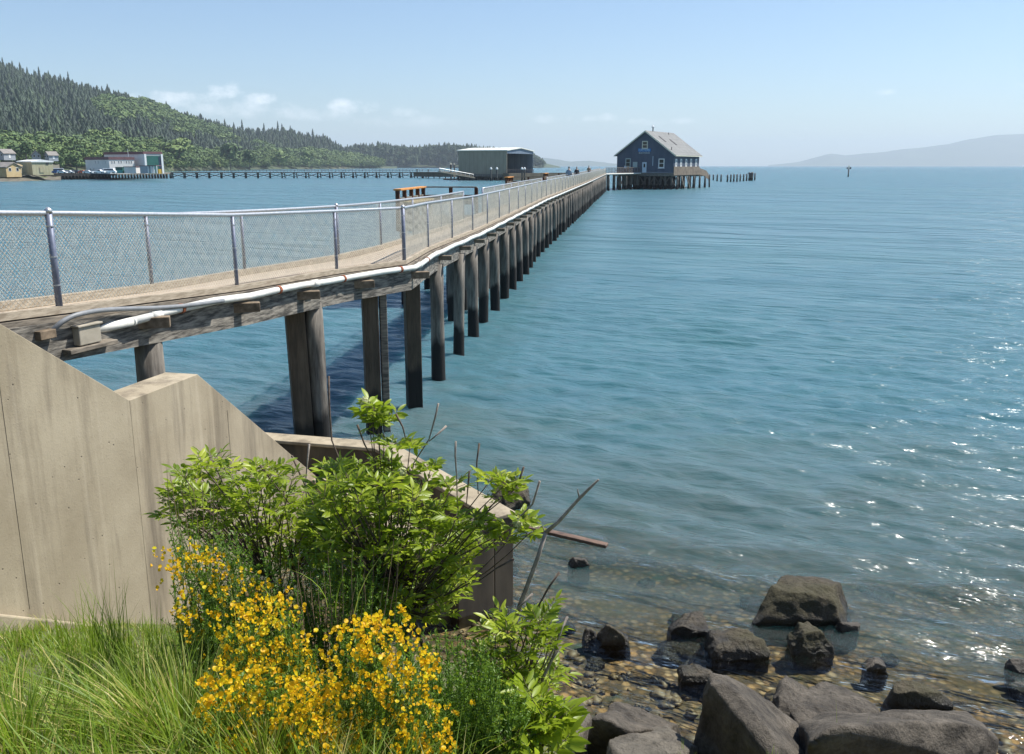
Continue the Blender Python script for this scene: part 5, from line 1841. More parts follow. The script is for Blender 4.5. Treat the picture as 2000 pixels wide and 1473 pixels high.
# big broadleaf trees one can tell apart on the shore below the hill
for px, yb, yt, w, dist, tn, lb in [
        (450, 328, 275, 62, 1000, .15, "large dark rounded tree on the shore, right of the pale slope"),
        (488, 328, 290, 40, 1020, .20, "smaller dark tree touching the right side of the large dark tree"),
        (52, 311, 271, 34, 500, .22, "rounded grey-green tree above the beige shed"),
        (85, 312, 281, 30, 520, .45, "pale leafy tree between the two small houses on the slope"),
        (352, 318, 268, 74, 860, .8, "wide bright green tree mass right of the green bay door"),
        (225, 318, 283, 40, 620, .6, "mid green tree directly behind the station roof"),
        (545, 322, 292, 44, 1240, .7, "bright green tree on the shore beyond the middle of the trestle"),
        (600, 322, 292, 36, 1350, .55, "round green tree right of the bright one over the trestle"),
        (150, 330, 300, 34, 560, .5, "green tree behind the parked cars left of the station"),
        (120, 330, 303, 30, 545, .7, "pale green bush-like tree behind the parked blue cars")]:
    p = aty(px, yb, dist); p[2] -= 1
    h = float(aty(px, yt, dist)[2] - p[2])
    s = w / FPX * dist
    tree_thing("broadleaf_tree", lb, "tree", broadleaf(rt, 1.0, .5, 420), p, s, h, M['broadleaf'], None, tn, .5)

# far shore tree line beyond the trestle and the metal shed
items = []
for _ in range(1500):
    px = rt.uniform(675, 1062)
    d_ = rt.uniform(2150, 2500)
    top = np.interp(px, [675, 700, 740, 800, 850, 893, 930, 990, 1040, 1062], [284, 280, 277, 284, 279, 277, 283, 289, 296, 312])
    p = aty(px, 324, d_)
    hmax = float(aty(px, top, d_)[2])
    p[2] = 1.5 + rt.random() * max(0, hmax - 26)
    h = rt.uniform(.8, 1.05) * min(32, hmax - p[2] + 3)
    if rt.random() < .45:
        v, f = rt.choice(CON); items.append((v, f, p, h * 1.2, h, rt.random() * 6, rt.uniform(0, .35)))
    else:
        v, f = rt.choice(BRD); items.append((v, f, p, h * .9, h * .8, rt.random() * 6, rt.uniform(.05, .4)))
M['farwood'] = tree_mat("far_wood_leaves", [(.0, (.016, .034, .020)), (.4, (.045, .08, .028)), (.9, (.10, .15, .045))])
o = scatter_mesh("far_shore_woods", items, M['farwood']); o["kind"] = "stuff"; o["label"] = "hazy tree line on the far shore behind trestle and metal shed"


def ridge_mesh(name, pxs, pys, dist, thick, mat, rough_px=0.0, seed=1):
    V, F = [], []
    xs = np.linspace(pxs[0], pxs[-1], 160)
    ys = np.interp(xs, pxs, pys) + rough_px * fbm(xs, xs * 0, seed, 5, .05)
    for px, py in zip(xs, ys):
        for t in np.linspace(0, 1, 8):
            y = dist + thick * t
            tz_ = aty(px, py, dist + thick)[2]
            p = aty(px, 324, y)
            V.append((p[0], y, -3 + (tz_ + 3) * t ** .8))
        p = aty(px, 324, dist + thick * 2.0)
        V.append((p[0], p[1], -3))
    F = [(i * 9 + j, (i + 1) * 9 + j, (i + 1) * 9 + j + 1, i * 9 + j + 1) for i in range(len(xs) - 1) for j in range(8)]
    return structure(link_mesh(name, np.array(V), F, mat, smooth=True))


M['farhill'] = noisy("far_hill_woods", (.03, .055, .035), (.06, .09, .05), .004, bmp=0)
ridge_mesh("far_shore_hill", [640, 700, 790, 850, 900, 1000, 1060, 1095], [322, 300, 302, 298, 300, 306, 318, 326], 2400, 300, M['hillground'], .5, 2)
ridge_mesh("hazy_headland", [1030, 1060, 1090, 1115, 1150, 1190, 1230, 1300, 1380], [320, 308, 311, 315, 314, 319, 321, 322, 325], 9000, 500, M['farhill'], .9, 4)
ridge_mesh("hazy_hill_right", [1500, 1560, 1590, 1620, 1650, 1690, 1730, 1760, 1800, 1850, 1890, 1940, 2000, 2150, 2500], [323, 316, 307, 300.5, 304, 300, 296, 291, 288, 281, 271, 264, 262, 255, 270], 11000, 1200, M['farhill'], .8, 6)

# ------------------------------------------------------------------ haze: the air itself
hz = MB().box((0, 8600, 225), (31000, 18600, 470))
hm = bpy.data.materials.new("sea_haze")
hm.use_nodes = True
for n in list(hm.node_tree.nodes):
    hm.node_tree.nodes.remove(n)
pv = nd(hm.node_tree, "ShaderNodeVolumePrincipled")
pv.inputs["Color"].default_value = (*HAZE_COLOR, 1)
pv.inputs["Density"].default_value = HAZE_DENSITY
pv.inputs["Anisotropy"].default_value = 0.15
ho = nd(hm.node_tree, "ShaderNodeOutputMaterial")
hm.node_tree.links.new(pv.outputs[0], ho.inputs["Volume"])
o = hz.build("haze", hm)
o["kind"] = "stuff"
o["label"] = "pale blue sea haze over the whole bay"

# ------------------------------------------------------------------ boulders
import bmesh


def ico(sub):
    bm = bmesh.new()
    bmesh.ops.create_icosphere(bm, subdivisions=sub, radius=1.0)
    v = np.array([q.co[:] for q in bm.verts]); f = np.array([[q.index for q in p.verts] for p in bm.faces])
    bm.free()
    return v, f


ICO = {5: ico(5), 6: ico(6)}


def hull_planes(pts):
    bm = bmesh.new()
    for p in pts:
        bm.verts.new(p)
    bmesh.ops.convex_hull(bm, input=bm.verts)
    bm.normal_update()
    out = []
    for f in bm.faces:
        n = f.normal
        out.append((n.x, n.y, n.z, n.dot(f.verts[0].co)))
    bm.free()
    return np.array(out)


def rock_from_points(pts, mat, label, seed, sub=6, rough=.05, sharp=300, name="boulder"):
    pts = np.array(pts, float)
    c = pts.mean(0)
    pl = hull_planes([tuple(p - c) for p in pts])
    rf_ = np.random.RandomState(seed + 500)
    ex = rf_.normal(0, 1, (13, 3)); ex /= np.linalg.norm(ex, axis=1)[:, None]
    hs = ((pts - c) @ ex.T).max(0) * rf_.uniform(.68, .92, 13)
    pl = np.concatenate([pl, np.concatenate([ex, hs[:, None]], 1)])
    v, f = ICO[sub]
    dots = v @ pl[:, :3].T
    h = np.abs(pl[:, 3])
    q = np.where(dots > 1e-4, h / np.maximum(dots, 1e-4), 1e3)
    inv = 1.0 / q
    mx = inv.max(1)
    r = 1.0 / (mx * (np.exp(sharp * (inv / mx[:, None] - 1)).sum(1) ** (1.0 / sharp)))
    V = v * r[:, None] + c
    size = np.ptp(pts, axis=0).max()
    off = Vector((seed * 13.7, seed * 7.1, seed * 3.3))
    W = []
    for p, u in zip(V, v):
        w = Vector(p) * (2.2 / size) + off
        n = mnoise.fractal(w, 0.9, 2.1, 6) * rough * size
        rg = (0.5 - abs(mnoise.noise(w * 2.3))) * rough * size * .9
        st = mnoise.noise(Vector((w.x * .8, w.y * .8, w.z * 6.0))) * rough * size * .35
        vd = mnoise.voronoi(w * 2.2)[0]
        vd2 = mnoise.voronoi(w * 5.5)[0]
        fac = (vd[1] - vd[0]) * rough * size * 1.1 + (vd2[1] - vd2[0]) * rough * size * .35
        W.append(p + u * (n + rg + st + min(fac, rough * size * .9) - rough * size * .55))
    o = link_mesh(name, np.array(W), f, mat, origin=c, smooth=True)
    o.data.polygons.foreach_set("use_smooth", np.ones(len(f), dtype=bool))
    return tag(o, label, "rock")


def A(px, py, y):
    return aty(px, py, y)


def rock_px(x0, x1, yb, yf, yt, mat, label, seed, zb=0.0, sink=.35, slant=(0, 0), sub=6, rough=.032, top=.78, name="boulder"):
    """block from its outline in the photo: base row yb, front top edge yf, back top edge yt"""
    m = (x0 + x1) / 2
    b = atz(m, yb, zb)
    zc = b[1] * cth - (zb - EYE) * sth
    w = (x1 - x0) * zc / FPX
    h = max(.06, aty(m, yf, b[1])[2] - zb)
    d = max(.15, atz(m, yt, zb + h)[1] - b[1])
    rg = np.random.RandomState(seed)
    P_ = []
    for sx in (-1, 1):
        for sy in (0, 1):
            k = .86 + .14 * rg.rand()
            P_.append((b[0] + sx * w / 2 * k, b[1] + d * (.30 + .70 * sy) * (.9 + .1 * rg.rand()), zb - sink))
            P_.append((b[0] + sx * w / 2 * k, b[1] + d * sy, zb + h * .25))
            P_.append((b[0] + sx * w / 2 * top * (.8 + .25 * rg.rand()) + slant[0] * w, b[1] + d * (.08 + .86 * sy), zb + h * (.80 + .2 * rg.rand()) + sx * slant[1] * h))
    return rock_from_points(P_, mat, label, seed, sub, rough, name=name)


base_pts = lambda lst, dz: [np.array(p) * (1, 1, 0) + (0, 0, dz) for p in lst]
r1 = [A(1390, 1318, 6.55), A(1402, 1309, 6.8), A(1436, 1318, 7.0), A(1535, 1385, 6.85), A(1620, 1500, 6.3), A(1552, 1500, 5.45), A(1436, 1352, 6.15), A(1388, 1335, 6.35)]
rock_from_points(r1 + [A(1352, 1480, 6.5), A(1390, 1560, 6.4), A(1500, 1640, 6.1)] + base_pts([r1[2], r1[3], r1[4]], -.3), M['rockdark'], "large leaning slab with a pale sunlit slope and a sharp dark front edge", 1, 6, .022)
r2 = [A(1505, 1335, 7.15), A(1530, 1316, 7.4), A(1565, 1333, 7.6), A(1600, 1365, 7.4), A(1560, 1400, 6.9), A(1510, 1385, 6.9)]
rock_from_points(r2 + base_pts([r2[0], r2[2], r2[3], r2[4], r2[5]], -.2), M['rockdark'], "small dark lumpy boulder tucked behind the leaning slab", 2, 6, .035)
r3 = [A(1530, 1368, 7.1), A(1590, 1340, 7.5), A(1650, 1333, 7.7), A(1690, 1350, 7.6), A(1735, 1385, 7.3), A(1690, 1400, 6.9), A(1560, 1425, 6.7)]
rock_from_points(r3 + base_pts([r3[0], r3[2], r3[4], r3[5], r3[6]], -.25), M['rockdark'], "cracked grey boulder behind the long flat-topped slab", 3, 6, .032)
r4 = [A(1560, 1408, 6.6), A(1640, 1384, 7.0), A(1790, 1382, 7.2), A(1900, 1386, 7.2), A(1955, 1422, 6.85), A(1992, 1490, 6.3), A(1895, 1428, 6.1), A(1770, 1415, 5.85), A(1640, 1418, 5.8), A(1585, 1450, 5.75)]
rock_from_points(r4 + base_pts([r4[0], r4[2], r4[4], r4[5] + (0, .3, 0), r4[7] + (0, .5, 0), r4[9] + (.1, .45, 0)], -.3), M['rockdark'], "long flat-topped slab with a ragged dark front, widest of the bottom boulders", 4, 6, .028)
r5 = [A(1165, 1380, 6.5), A(1200, 1370, 6.85), A(1300, 1393, 7.1), A(1342, 1412, 7.0), A(1290, 1426, 6.45), A(1195, 1428, 6.05), A(1158, 1398, 6.2)]
rock_from_points(r5 + [A(1130, 1500, 6.35), A(1200, 1540, 6.4)] + base_pts([r5[0], r5[2], r5[3], r5[4] + (0, .4, 0), r5[5] + (0, .5, 0)], -.3), M['rockdark'], "black faced boulder at the bottom with a rounded grey shoulder", 5, 6, .026)
r6 = [A(1188, 1445, 6.05), A(1240, 1424, 6.4), A(1350, 1413, 6.6), A(1362, 1440, 6.35), A(1335, 1490, 5.85), A(1182, 1490, 5.65)]
rock_from_points(r6 + base_pts([r6[0], r6[2], r6[3], r6[4], r6[5]], -.2), M['rockgrey'], "pale flat grey boulder in front of the black faced one", 6, 6, .02)
r7 = [A(1066, 1400, 6.6), A(1100, 1362, 7.2), A(1150, 1368, 7.2), A(1158, 1400, 6.9), A(1128, 1450, 6.3), A(1100, 1480, 6.0)]
rock_from_points(r7 + base_pts([r7[0], r7[2], r7[3], r7[5]], -.3), M['rockgrey'], "smooth grey boulder at the shrub edge, half under the leaves", 7, 6, .025)
w1 = [A(1462, 1190, 9.25), A(1468, 1166, 9.3), A(1500, 1130, 9.6), A(1530, 1116, 9.9), A(1600, 1122, 9.95), A(1650, 1136, 9.75), A(1672, 1152, 9.35), A(1684, 1198, 9.2), A(1500, 1160, 9.15), A(1662, 1150, 9.15), A(1470, 1212, 9.05), A(1660, 1212, 9.05), A(1672, 1196, 9.6)]
rock_from_points(w1 + base_pts([w1[0], w1[3], w1[5], w1[10] + (.1, .35, 0), w1[11] + (-.05, .35, 0)], -.5), M['rockbrown'], "biggest boulder standing in the shallows, flat topped with a black front", 8, 6, .024)
rock_px(1384, 1512, 1292, 1262, 1222, M['rockbrown'], "broad brown boulder in the shallows below the biggest one", 9, slant=(0, .05), sub=6)
rock_px(1543, 1640, 1286, 1240, 1210, M['rockbrown'], "smooth brown boulder with a rounded peak right of the broad brown one", 10, top=.45)
rock_px(1310, 1390, 1246, 1222, 1190, M['rockbrown'], "wedge shaped boulder in the shallows with a black round end", 11, slant=(.1, .25), top=.7)
rock_px(1163, 1232, 1264, 1226, 1208, M['rockbrown'], "pointed split boulder breaking the water left of the wedge shaped one", 12, top=.35)
rock_px(1140, 1168, 1252, 1232, 1220, M['rockbrown'], "little wet rock beside the pointed split boulder", 13, top=.6)
rock_px(1328, 1402, 1338, 1318, 1294, M['rockbrown'], "red-brown rock awash left of the leaning slab's peak", 14, top=.8)
rock_px(1690, 1742, 1310, 1295, 1288, M['rockdark'], "small flat black rock alone in the sparkling shallows", 15)
rock_px(1732, 1870, 1388, 1345, 1322, M['rockbrown'], "olive brown wedge rock behind the long flat-topped slab", 16, slant=(-.06, -.2), top=.75)
rock_px(1636, 1688, 1236, 1218, 1205, M['rockdark'], "low wet rock at the right foot of the biggest boulder", 17)
rock_px(1976, 2030, 1316, 1300, 1290, M['rockdark'], "dark rock cut by the right edge of the view", 18)
rock_px(1108, 1152, 1106, 1092, 1082, M['rockdark'], "small rock ringed by glitter below the floating plank", 19, top=.6)
rock_px(955, 1036, 1000, 965, 930, M['rockbrown'], "rounded dark rock standing in the water behind the concrete box corner", 20, top=.7, sub=6)
rs = np.random.RandomState(4)
k = 0
for _ in range(200):
    x, y = rs.uniform(-1, 6.5), rs.uniform(6.2, 11.5)
    d_ = -shore_d(x, y)
    if d_ < .2 or k >= 26:
        continue
    z = float(ground_z(x, y))
    r = rs.uniform(.10, .26)
    if z + r * .5 > -.03:
        continue
    k += 1
    pts = [(x + r * math.cos(a) * rs.uniform(.7, 1.2), y + r * math.sin(a) * rs.uniform(.7, 1.2), z + h_ * r) for a in np.linspace(0, 6, 7) for h_ in (-.3, .45 + .2 * rs.rand())]
    o = rock_from_points(pts, M['rockbrown'], "rounded stone lying under the clear shallow water", 30 + k, 5, .06, name="sunken_stone")
    o["group"] = "stones under the shallow water"

# cobbles and gravel along the water line
def make_pebbles():
    rng = np.random.RandomState(12)
    v0, f0 = ico(2)
    V, F, o = [], [], 0
    n = 0
    while n < 1000:
        x, y = rng.uniform(-.6, 6.0), rng.uniform(4.6, 9.5)
        d_ = -float(shore_d(x, y))
        if d_ < -.7 or d_ > 1.8:
            continue
        n += 1
        r = .018 + .06 * rng.rand() ** 2.5
        q_ = v0 * (1 + .18 * rng.normal(0, 1, (len(v0), 1))) * np.array([r * rng.uniform(.8, 1.4), r * rng.uniform(.7, 1.2), r * .6])
        a = rng.rand() * 6.28
        q_ = np.stack([q_[:, 0] * math.cos(a) - q_[:, 1] * math.sin(a), q_[:, 0] * math.sin(a) + q_[:, 1] * math.cos(a), q_[:, 2]], -1)
        V.append(q_ + np.array([x, y, float(ground_z(x, y)) + r * .25])); F.append(f0 + o); o += len(v0)
    ob_ = link_mesh("pebbles", np.concatenate(V), np.concatenate(F), noisy("brown_cobbles", (.06, .045, .030), (.22, .16, .10), 9, rough=.55, bmp=.2))
    ob_["kind"] = "stuff"
    ob_["label"] = "wet cobbles and gravel between the boulders and under the shallow water"


make_pebbles()

# floating plank
pa, pb = atz(1025, 1036, .05), atz(1186, 1066, .03)
M['redwood'] = noisy("wet_red_plank", (.07, .042, .028), (.17, .105, .068), 8, (1, 1, 1), .5, .3)
mb = MB(); mb.beam(pa + (0, 0, .06), pb + (0, 0, .0), .11, .05)
o = link_mesh("driftwood_plank", np.array(mb.v), mb.f, M['redwood'], origin=pa, bevel=.012)
tag(o, "long red-brown plank floating beside the concrete box corner", "plank")

# ------------------------------------------------------------------ plants
def instance_mesh(tv, tf, mats, pos):
    """place template tv (n,3) with K 3x3 matrices and K positions"""
    mats, pos = np.asarray(mats), np.asarray(pos)
    V = np.einsum('kij,nj->kni', mats, tv) + pos[:, None, :]
    K, n = len(pos), len(tv)
    F = tf[None] + (np.arange(K) * n)[:, None, None]
    return V.reshape(-1, 3), F.reshape(-1, tf.shape[1])


def basis(d, up_hint, roll=0.0):
    """columns: forward d, side, normal"""
    d = d / np.linalg.norm(d)
    s = np.cross(up_hint, d)
    if np.linalg.norm(s) < 1e-4:
        s = np.cross(np.array([1, .1, 0]), d)
    s /= np.linalg.norm(s)
    n = np.cross(d, s)
    c_, s_ = math.cos(roll), math.sin(roll)
    return np.stack([d, s * c_ + n * s_, n * c_ - s * s_], 1)


def leaflet_template():
    ts = [0, .22, .5, .78, 1.0]
    ws = [0, .115, .15, .10, 0]
    V = [(t, 0, -.16 * t * t) for t in ts]
    L = [(t, w, -.16 * t * t + w * .35) for t, w in zip(ts[1:4], ws[1:4])]
    Rr = [(t, -w, -.16 * t * t + w * .35) for t, w in zip(ts[1:4], ws[1:4])]
    V = V + L + Rr                      # 0-4 centre, 5-7 left, 8-10 right
    F = [(0, 1, 5, 5), (1, 2, 6, 5), (2, 3, 7, 6), (3, 4, 7, 7), (0, 8, 1, 1), (1, 8, 9, 2), (2, 9, 10, 3), (3, 10, 4, 4)]
    tris = []
    for f in F:
        tris.append(f[:3])
        if f[2] != f[3]:
            tris.append((f[0], f[2], f[3]))
    return np.array(V, float), np.array(tris)


LEAF_V, LEAF_F = leaflet_template()
M['elderleaf'] = leaf_mat("elder_leaf", (.12, .19, .010), (.32, .41, .025), .5, .42, (.55, .60, .08))
M['elderstem'] = noisy("elder_stem", (.055, .035, .025), (.13, .095, .07), 20, bmp=.3)
M['deadstem'] = noisy("dead_grey_stem", (.16, .13, .11), (.30, .26, .22), 25, bmp=.3)
M['broomleaf'] = leaf_mat("broom_leaf", (.065, .145, .014), (.15, .27, .025), .45, .5, (.21, .32, .05))
M['broomstem'] = noisy("broom_stem", (.06, .13, .02), (.12, .20, .04), 20, bmp=0)
M['drystem'] = noisy("dry_brown_stem", (.10, .065, .04), (.22, .15, .09), 20, bmp=0)
M['flower'] = leaf_mat("yellow_broom_flower", (.90, .44, .008), (.98, .64, .012), .55, .5, (1.0, .78, .03))
M['grass'] = leaf_mat("grass_blade", (.11, .20, .016), (.25, .36, .030), .48, .5, (.62, .50, .20))
M['elderbloom'] = leaf_mat("cream_bloom", (.50, .52, .28), (.62, .62, .36), .3, .6)


def in_poly(x, y, poly):
    c_ = False
    n = len(poly)
    for i in range(n):
        x0, y0 = poly[i]; x1, y1 = poly[(i + 1) % n]
        if (y0 > y) != (y1 > y) and x < (x1 - x0) * (y - y0) / (y1 - y0) + x0:
            c_ = not c_
    return c_


def sample_poly(rng, poly, n, mind):
    xs, ys = [p[0] for p in poly], [p[1] for p in poly]
    out = []
    tries = 0
    while len(out) < n and tries < n * 60:
        tries += 1
        x, y = rng.uniform(min(xs), max(xs)), rng.uniform(min(ys), max(ys))
        if in_poly(x, y, poly) and all((x - a) ** 2 + (y - b) ** 2 > mind * mind for a, b in out):
            out.append((x, y))
    return out


def curve_pts(a, b, bend, n=7):
    a, b = np.array(a, float), np.array(b, float)
    m = (a + b) / 2 + np.array(bend)
    return [(1 - t) ** 2 * a + 2 * t * (1 - t) * m + t * t * b for t in np.linspace(0, 1, n)]


def elder(label, base, tufts, seed, leafsize=1.0, bare=(), trunks=3, blooms=()):
    rng = np.random.RandomState(seed)
    base = np.array(base, float)
    r = thing("elder_shrub", label, "shrub", base)
    st = MB()
    tufts = [np.array(t) for t in tufts]
    cen = np.mean(tufts, axis=0)
    forks = []
    for k in range(trunks):
        q_ = tufts[rng.randint(len(tufts))] * .55 + cen * .45
        q_ = base + (q_ - base) * rng.uniform(.5, .7)
        forks.append(q_)
        st.tube(curve_pts(base + rng.normal(0, .04, 3) * (1, 1, 0), q_, rng.normal(0, .06, 3)), list(np.linspace(.020, .012, 7)), 7)
    mats, pos, tint = [], [], []
    for t in tufts:
        fk = min(forks, key=lambda f: np.linalg.norm(f - t) + .1 * rng.rand())
        st.tube(curve_pts(fk, t, rng.normal(0, .05, 3) + np.array([0, 0, -.05])), list(np.linspace(.0065, .003, 7)), 5)
        d0 = (t - fk); d0 /= np.linalg.norm(d0) + 1e-6
        d0 = d0 * .5 + np.array([0, 0, .8]); d0 /= np.linalg.norm(d0)
        young = rng.rand()
        nl = rng.randint(5, 9)
        ph = rng.rand() * 6.28
        for i in range(nl):
            ang = ph + i * 2.4
            out = rng.uniform(.6, 1.6)
            side = np.array([math.cos(ang), math.sin(ang), 0])
            d = d0 * (1.0 - .25 * out) + side * out + np.array([0, 0, rng.uniform(-.25, .35)])
            d /= np.linalg.norm(d)
            L = rng.uniform(.055, .145) * leafsize
            st.tube(curve_pts(t, t + d * L, (0, 0, .01), 3), .0016, 3, caps=False)
            B = basis(d, np.array([0, 0, 1.0]), rng.normal(0, .4))
            tn = np.clip(.15 + .6 * young + rng.normal(0, .16), 0, 1)
            for (u, sd) in ((.35, 1), (.35, -1), (.62, 1), (.62, -1), (.86, 1), (.86, -1), (1.0, 0)):
                if u < .5 and rng.rand() < .2:
                    continue
                ll = L * rng.uniform(.62, .80) * (1.1 if sd == 0 else 1)
                dd = B[:, 0] * (1.0 if sd == 0 else .55) + B[:, 1] * sd * .85 + B[:, 2] * rng.normal(-.10, .18)
                bb = basis(dd, B[:, 2] + rng.normal(0, .15, 3), rng.normal(0, .35))
                mats.append(bb * np.array([ll, ll * rng.uniform(.85, 1.2), ll]))
                pos.append(t + d * L * u + np.array([0, 0, -.02 * u * u]))
                tint.append(np.clip(tn + rng.normal(0, .06), 0, 1))
    V, F = instance_mesh(LEAF_V, LEAF_F, mats, pos)
    st.build("stems", M['elderstem'], r, smooth=True)
    link_mesh("leaves", V, F, M['elderleaf'], r, smooth=True, attrs={"tint": np.repeat(tint, len(LEAF_V))})
    for bl in bare:
        MB().tube(bl, list(np.linspace(.0075, .003, len(bl))), 6).build("bare_stem", M['elderstem'] if rng.rand() < .5 else M['deadstem'], r, smooth=True)
    for c0 in blooms:
        v, f = ICO[5]
        bv, bp = [], []
        for _ in range(260):
            u = rng.normal(0, 1, 3); u /= np.linalg.norm(u)
            bp.append(np.array(c0) + u * np.array([.03, .03, .042]) * rng.uniform(.5, 1.0))
            bv.append(basis(u, np.array([0, 0, 1.0]), rng.rand() * 6) * .012)
        q4 = np.array([(0, .5, 0), (.2, 0, .5), (0, -.5, 0), (.2, 0, -.5)], float)
        V, F = instance_mesh(q4, np.array([(0, 1, 2, 3)]), bv, bp)
        link_mesh("flower_head", V, F, M['elderbloom'], r, attrs={"tint": np.repeat(rng.rand(len(bp)), 4)})
    return r


def gz(x, y):
    return float(ground_z(x, y))


def lift(pxy, yc, spread, rng):
    return [aty(px, py, yc + rng.uniform(-spread, spread)) for px, py in pxy]


rv = np.random.RandomState(77)
rr = random.Random(77)
polyL = [(335, 965), (375, 905), (425, 900), (480, 930), (520, 912), (560, 925), (600, 960), (650, 960), (700, 905), (690, 1000), (640, 1090), (560, 1110), (460, 1080), (390, 1050), (330, 1010)]
polyR = [(645, 920), (690, 915), (745, 905), (785, 915), (825, 955), (870, 990), (915, 1015), (950, 1040), (965, 1060), (925, 1085), (905, 1150), (865, 1205), (800, 1215), (700, 1200), (640, 1140), (610, 1030)]
bare_L = [[A(642, 735, 5.7), A(643, 790, 5.7), A(648, 860, 5.65), A(668, 910, 5.6), A(705, 1000, 5.5)], [A(604, 868, 5.8), A(600, 905, 5.8), A(597, 945, 5.75), A(600, 1000, 5.7)],
          [A(570, 890, 5.8), A(590, 935, 5.8), A(612, 985, 5.75), A(616, 1090, 5.7)], [A(505, 905, 5.6), A(535, 945, 5.6), A(570, 990, 5.6)]]
yb = 5.65
xb = A(612, 1100, yb)[0]
elder("leafy elder shrub against the concrete wall, looser and left of the bigger one", (xb, yb, gz(xb, yb)), lift(sample_poly(rr, polyL, 88, 20), 5.7, .35, rr), 5, .84, bare_L, 3)
bare_R = [[A(856, 788, 5.3), A(850, 815, 5.3), A(838, 858, 5.3), A(808, 905, 5.3), A(800, 960, 5.3)], [A(872, 832, 5.35), A(855, 848, 5.32), A(838, 862, 5.3)],
          [A(890, 862, 5.2), A(889, 890, 5.2), A(892, 930, 5.2), A(893, 985, 5.2)], [A(936, 866, 5.2), A(931, 905, 5.2), A(934, 965, 5.2)],
          [A(1023, 912, 5.1), A(1012, 945, 5.1), A(975, 975, 5.15), A(945, 1000, 5.2)], [A(1054, 940, 5.05), A(1040, 985, 5.1), A(1005, 1020, 5.1), A(970, 1060, 5.15)],
          [A(773, 808, 5.4), A(787, 835, 5.4), A(795, 870, 5.4)], [A(698, 830, 5.5), A(712, 868, 5.5), A(730, 900, 5.5)], [A(917, 920, 5.2), A(914, 950, 5.2), A(911, 985, 5.2)],
          [A(1003, 1092, 5.0), A(970, 1110, 5.0), A(935, 1135, 5.0)]]
yb = 5.35
xb = A(800, 1180, yb)[0]
tR = lift(sample_poly(rr, polyR, 110, 19), 5.2, .3, rr) + lift(sample_poly(rr, polyR, 42, 26), 5.55, .2, rr)
tR += [A(735, 806, 5.4), A(722, 830, 5.4), A(750, 825, 5.4), A(740, 835, 5.45), A(728, 812, 5.35), A(985, 948, 5.1), A(1003, 958, 5.1), A(955, 942, 5.15), A(970, 975, 5.1), A(1022, 1020, 5.05), A(1030, 1045, 5.05), A(1000, 1030, 5.05), A(800, 880, 5.3), A(840, 920, 5.3), A(985, 1065, 5.05), A(880, 960, 5.25), A(765, 872, 5.35)]
elder("biggest elder shrub, dense bright leaves hiding the concrete box", (xb, yb, gz(xb, yb)), tR, 6, .88, bare_R, 5, [A(712, 787, 5.38), A(785, 925, 5.1), A(1012, 1025, 5.0)])
yb = 4.75
xb = A(990, 1400, yb)[0]
polyS = [(960, 1235), (1000, 1205), (1075, 1195), (1085, 1240), (1060, 1300), (1080, 1330), (1030, 1390), (960, 1380), (930, 1310)]
bare_S = [[A(1092, 1118, 4.8), A(1070, 1150, 4.8), A(1040, 1205, 4.8), A(1012, 1290, 4.8), A(1000, 1350, 4.8)], [A(1040, 1160, 4.85), A(1010, 1190, 4.85), A(1003, 1260, 4.85), A(1010, 1330, 4.85)],
          [A(1108, 1205, 4.7), A(1085, 1260, 4.7), A(1065, 1300, 4.7), A(1045, 1350, 4.7)]]
elder("sparse young elder shrub with bare twigs at the water side", (xb, yb, gz(xb, yb)), lift(sample_poly(rr, polyS, 34, 20), 4.75, .25, rr), 7, .85, bare_S, 3)
yb = 4.1
xb = A(1020, 1473, yb)[0]
polyT = [(975, 1400), (1040, 1370), (1085, 1390), (1100, 1440), (1080, 1490), (980, 1490)]
elder("low elder sprout with large leaves at the bottom beside the boulders", (xb, yb, gz(xb, yb)), lift(sample_poly(rr, polyT, 16, 24), 4.2, .2, rr), 8, 1.25, (), 3)

db = thing("dead_branch", "bare grey dead branch leaning out over the water right of the shrubs", "branch", A(985, 1330, 4.9))
MB().tube([A(985, 1330, 4.9), A(1003, 1220, 4.9), A(1022, 1165, 4.9), A(1050, 1090, 4.9), A(1066, 1040, 4.9)], [.018, .016, .014, .0125, .012], 8).build("main_stem", M['deadstem'], db, smooth=True)
MB().tube([A(1066, 1040, 4.9), A(1090, 1020, 4.88), A(1130, 975, 4.85), A(1150, 955, 4.83), A(1169, 937, 4.8)], [.012, .011, .0095, .008, .006], 8).build("side_limb", M['deadstem'], db, smooth=True)
MB().tube([A(1132, 972, 4.85), A(1129, 962, 4.85), A(1128, 955, 4.85)], [.006, .005, .003], 6).build("twig", M['deadstem'], db, smooth=True)
MB().tube([A(1065, 1042, 4.9), A(1060, 1028, 4.9)], [.006, .003], 6).build("twig", M['deadstem'], db, smooth=True)
db = thing("dead_branch", "short pale crooked dead stick above the bottom boulders", "branch", A(1090, 1386, 4.6))
MB().tube([A(1097, 1260, 4.6), A(1078, 1288, 4.6), A(1060, 1325, 4.6), A(1056, 1355, 4.6), A(1068, 1368, 4.6), A(1092, 1388, 4.6)], [.006, .009, .010, .011, .013, .011], 8).build("stick", M['deadstem'], db, smooth=True)
MB().tube([A(1106, 1206, 4.62), A(1092, 1245, 4.6), A(1078, 1288, 4.6)], [.003, .004, .005], 6).build("twig", M['deadstem'], db, smooth=True)

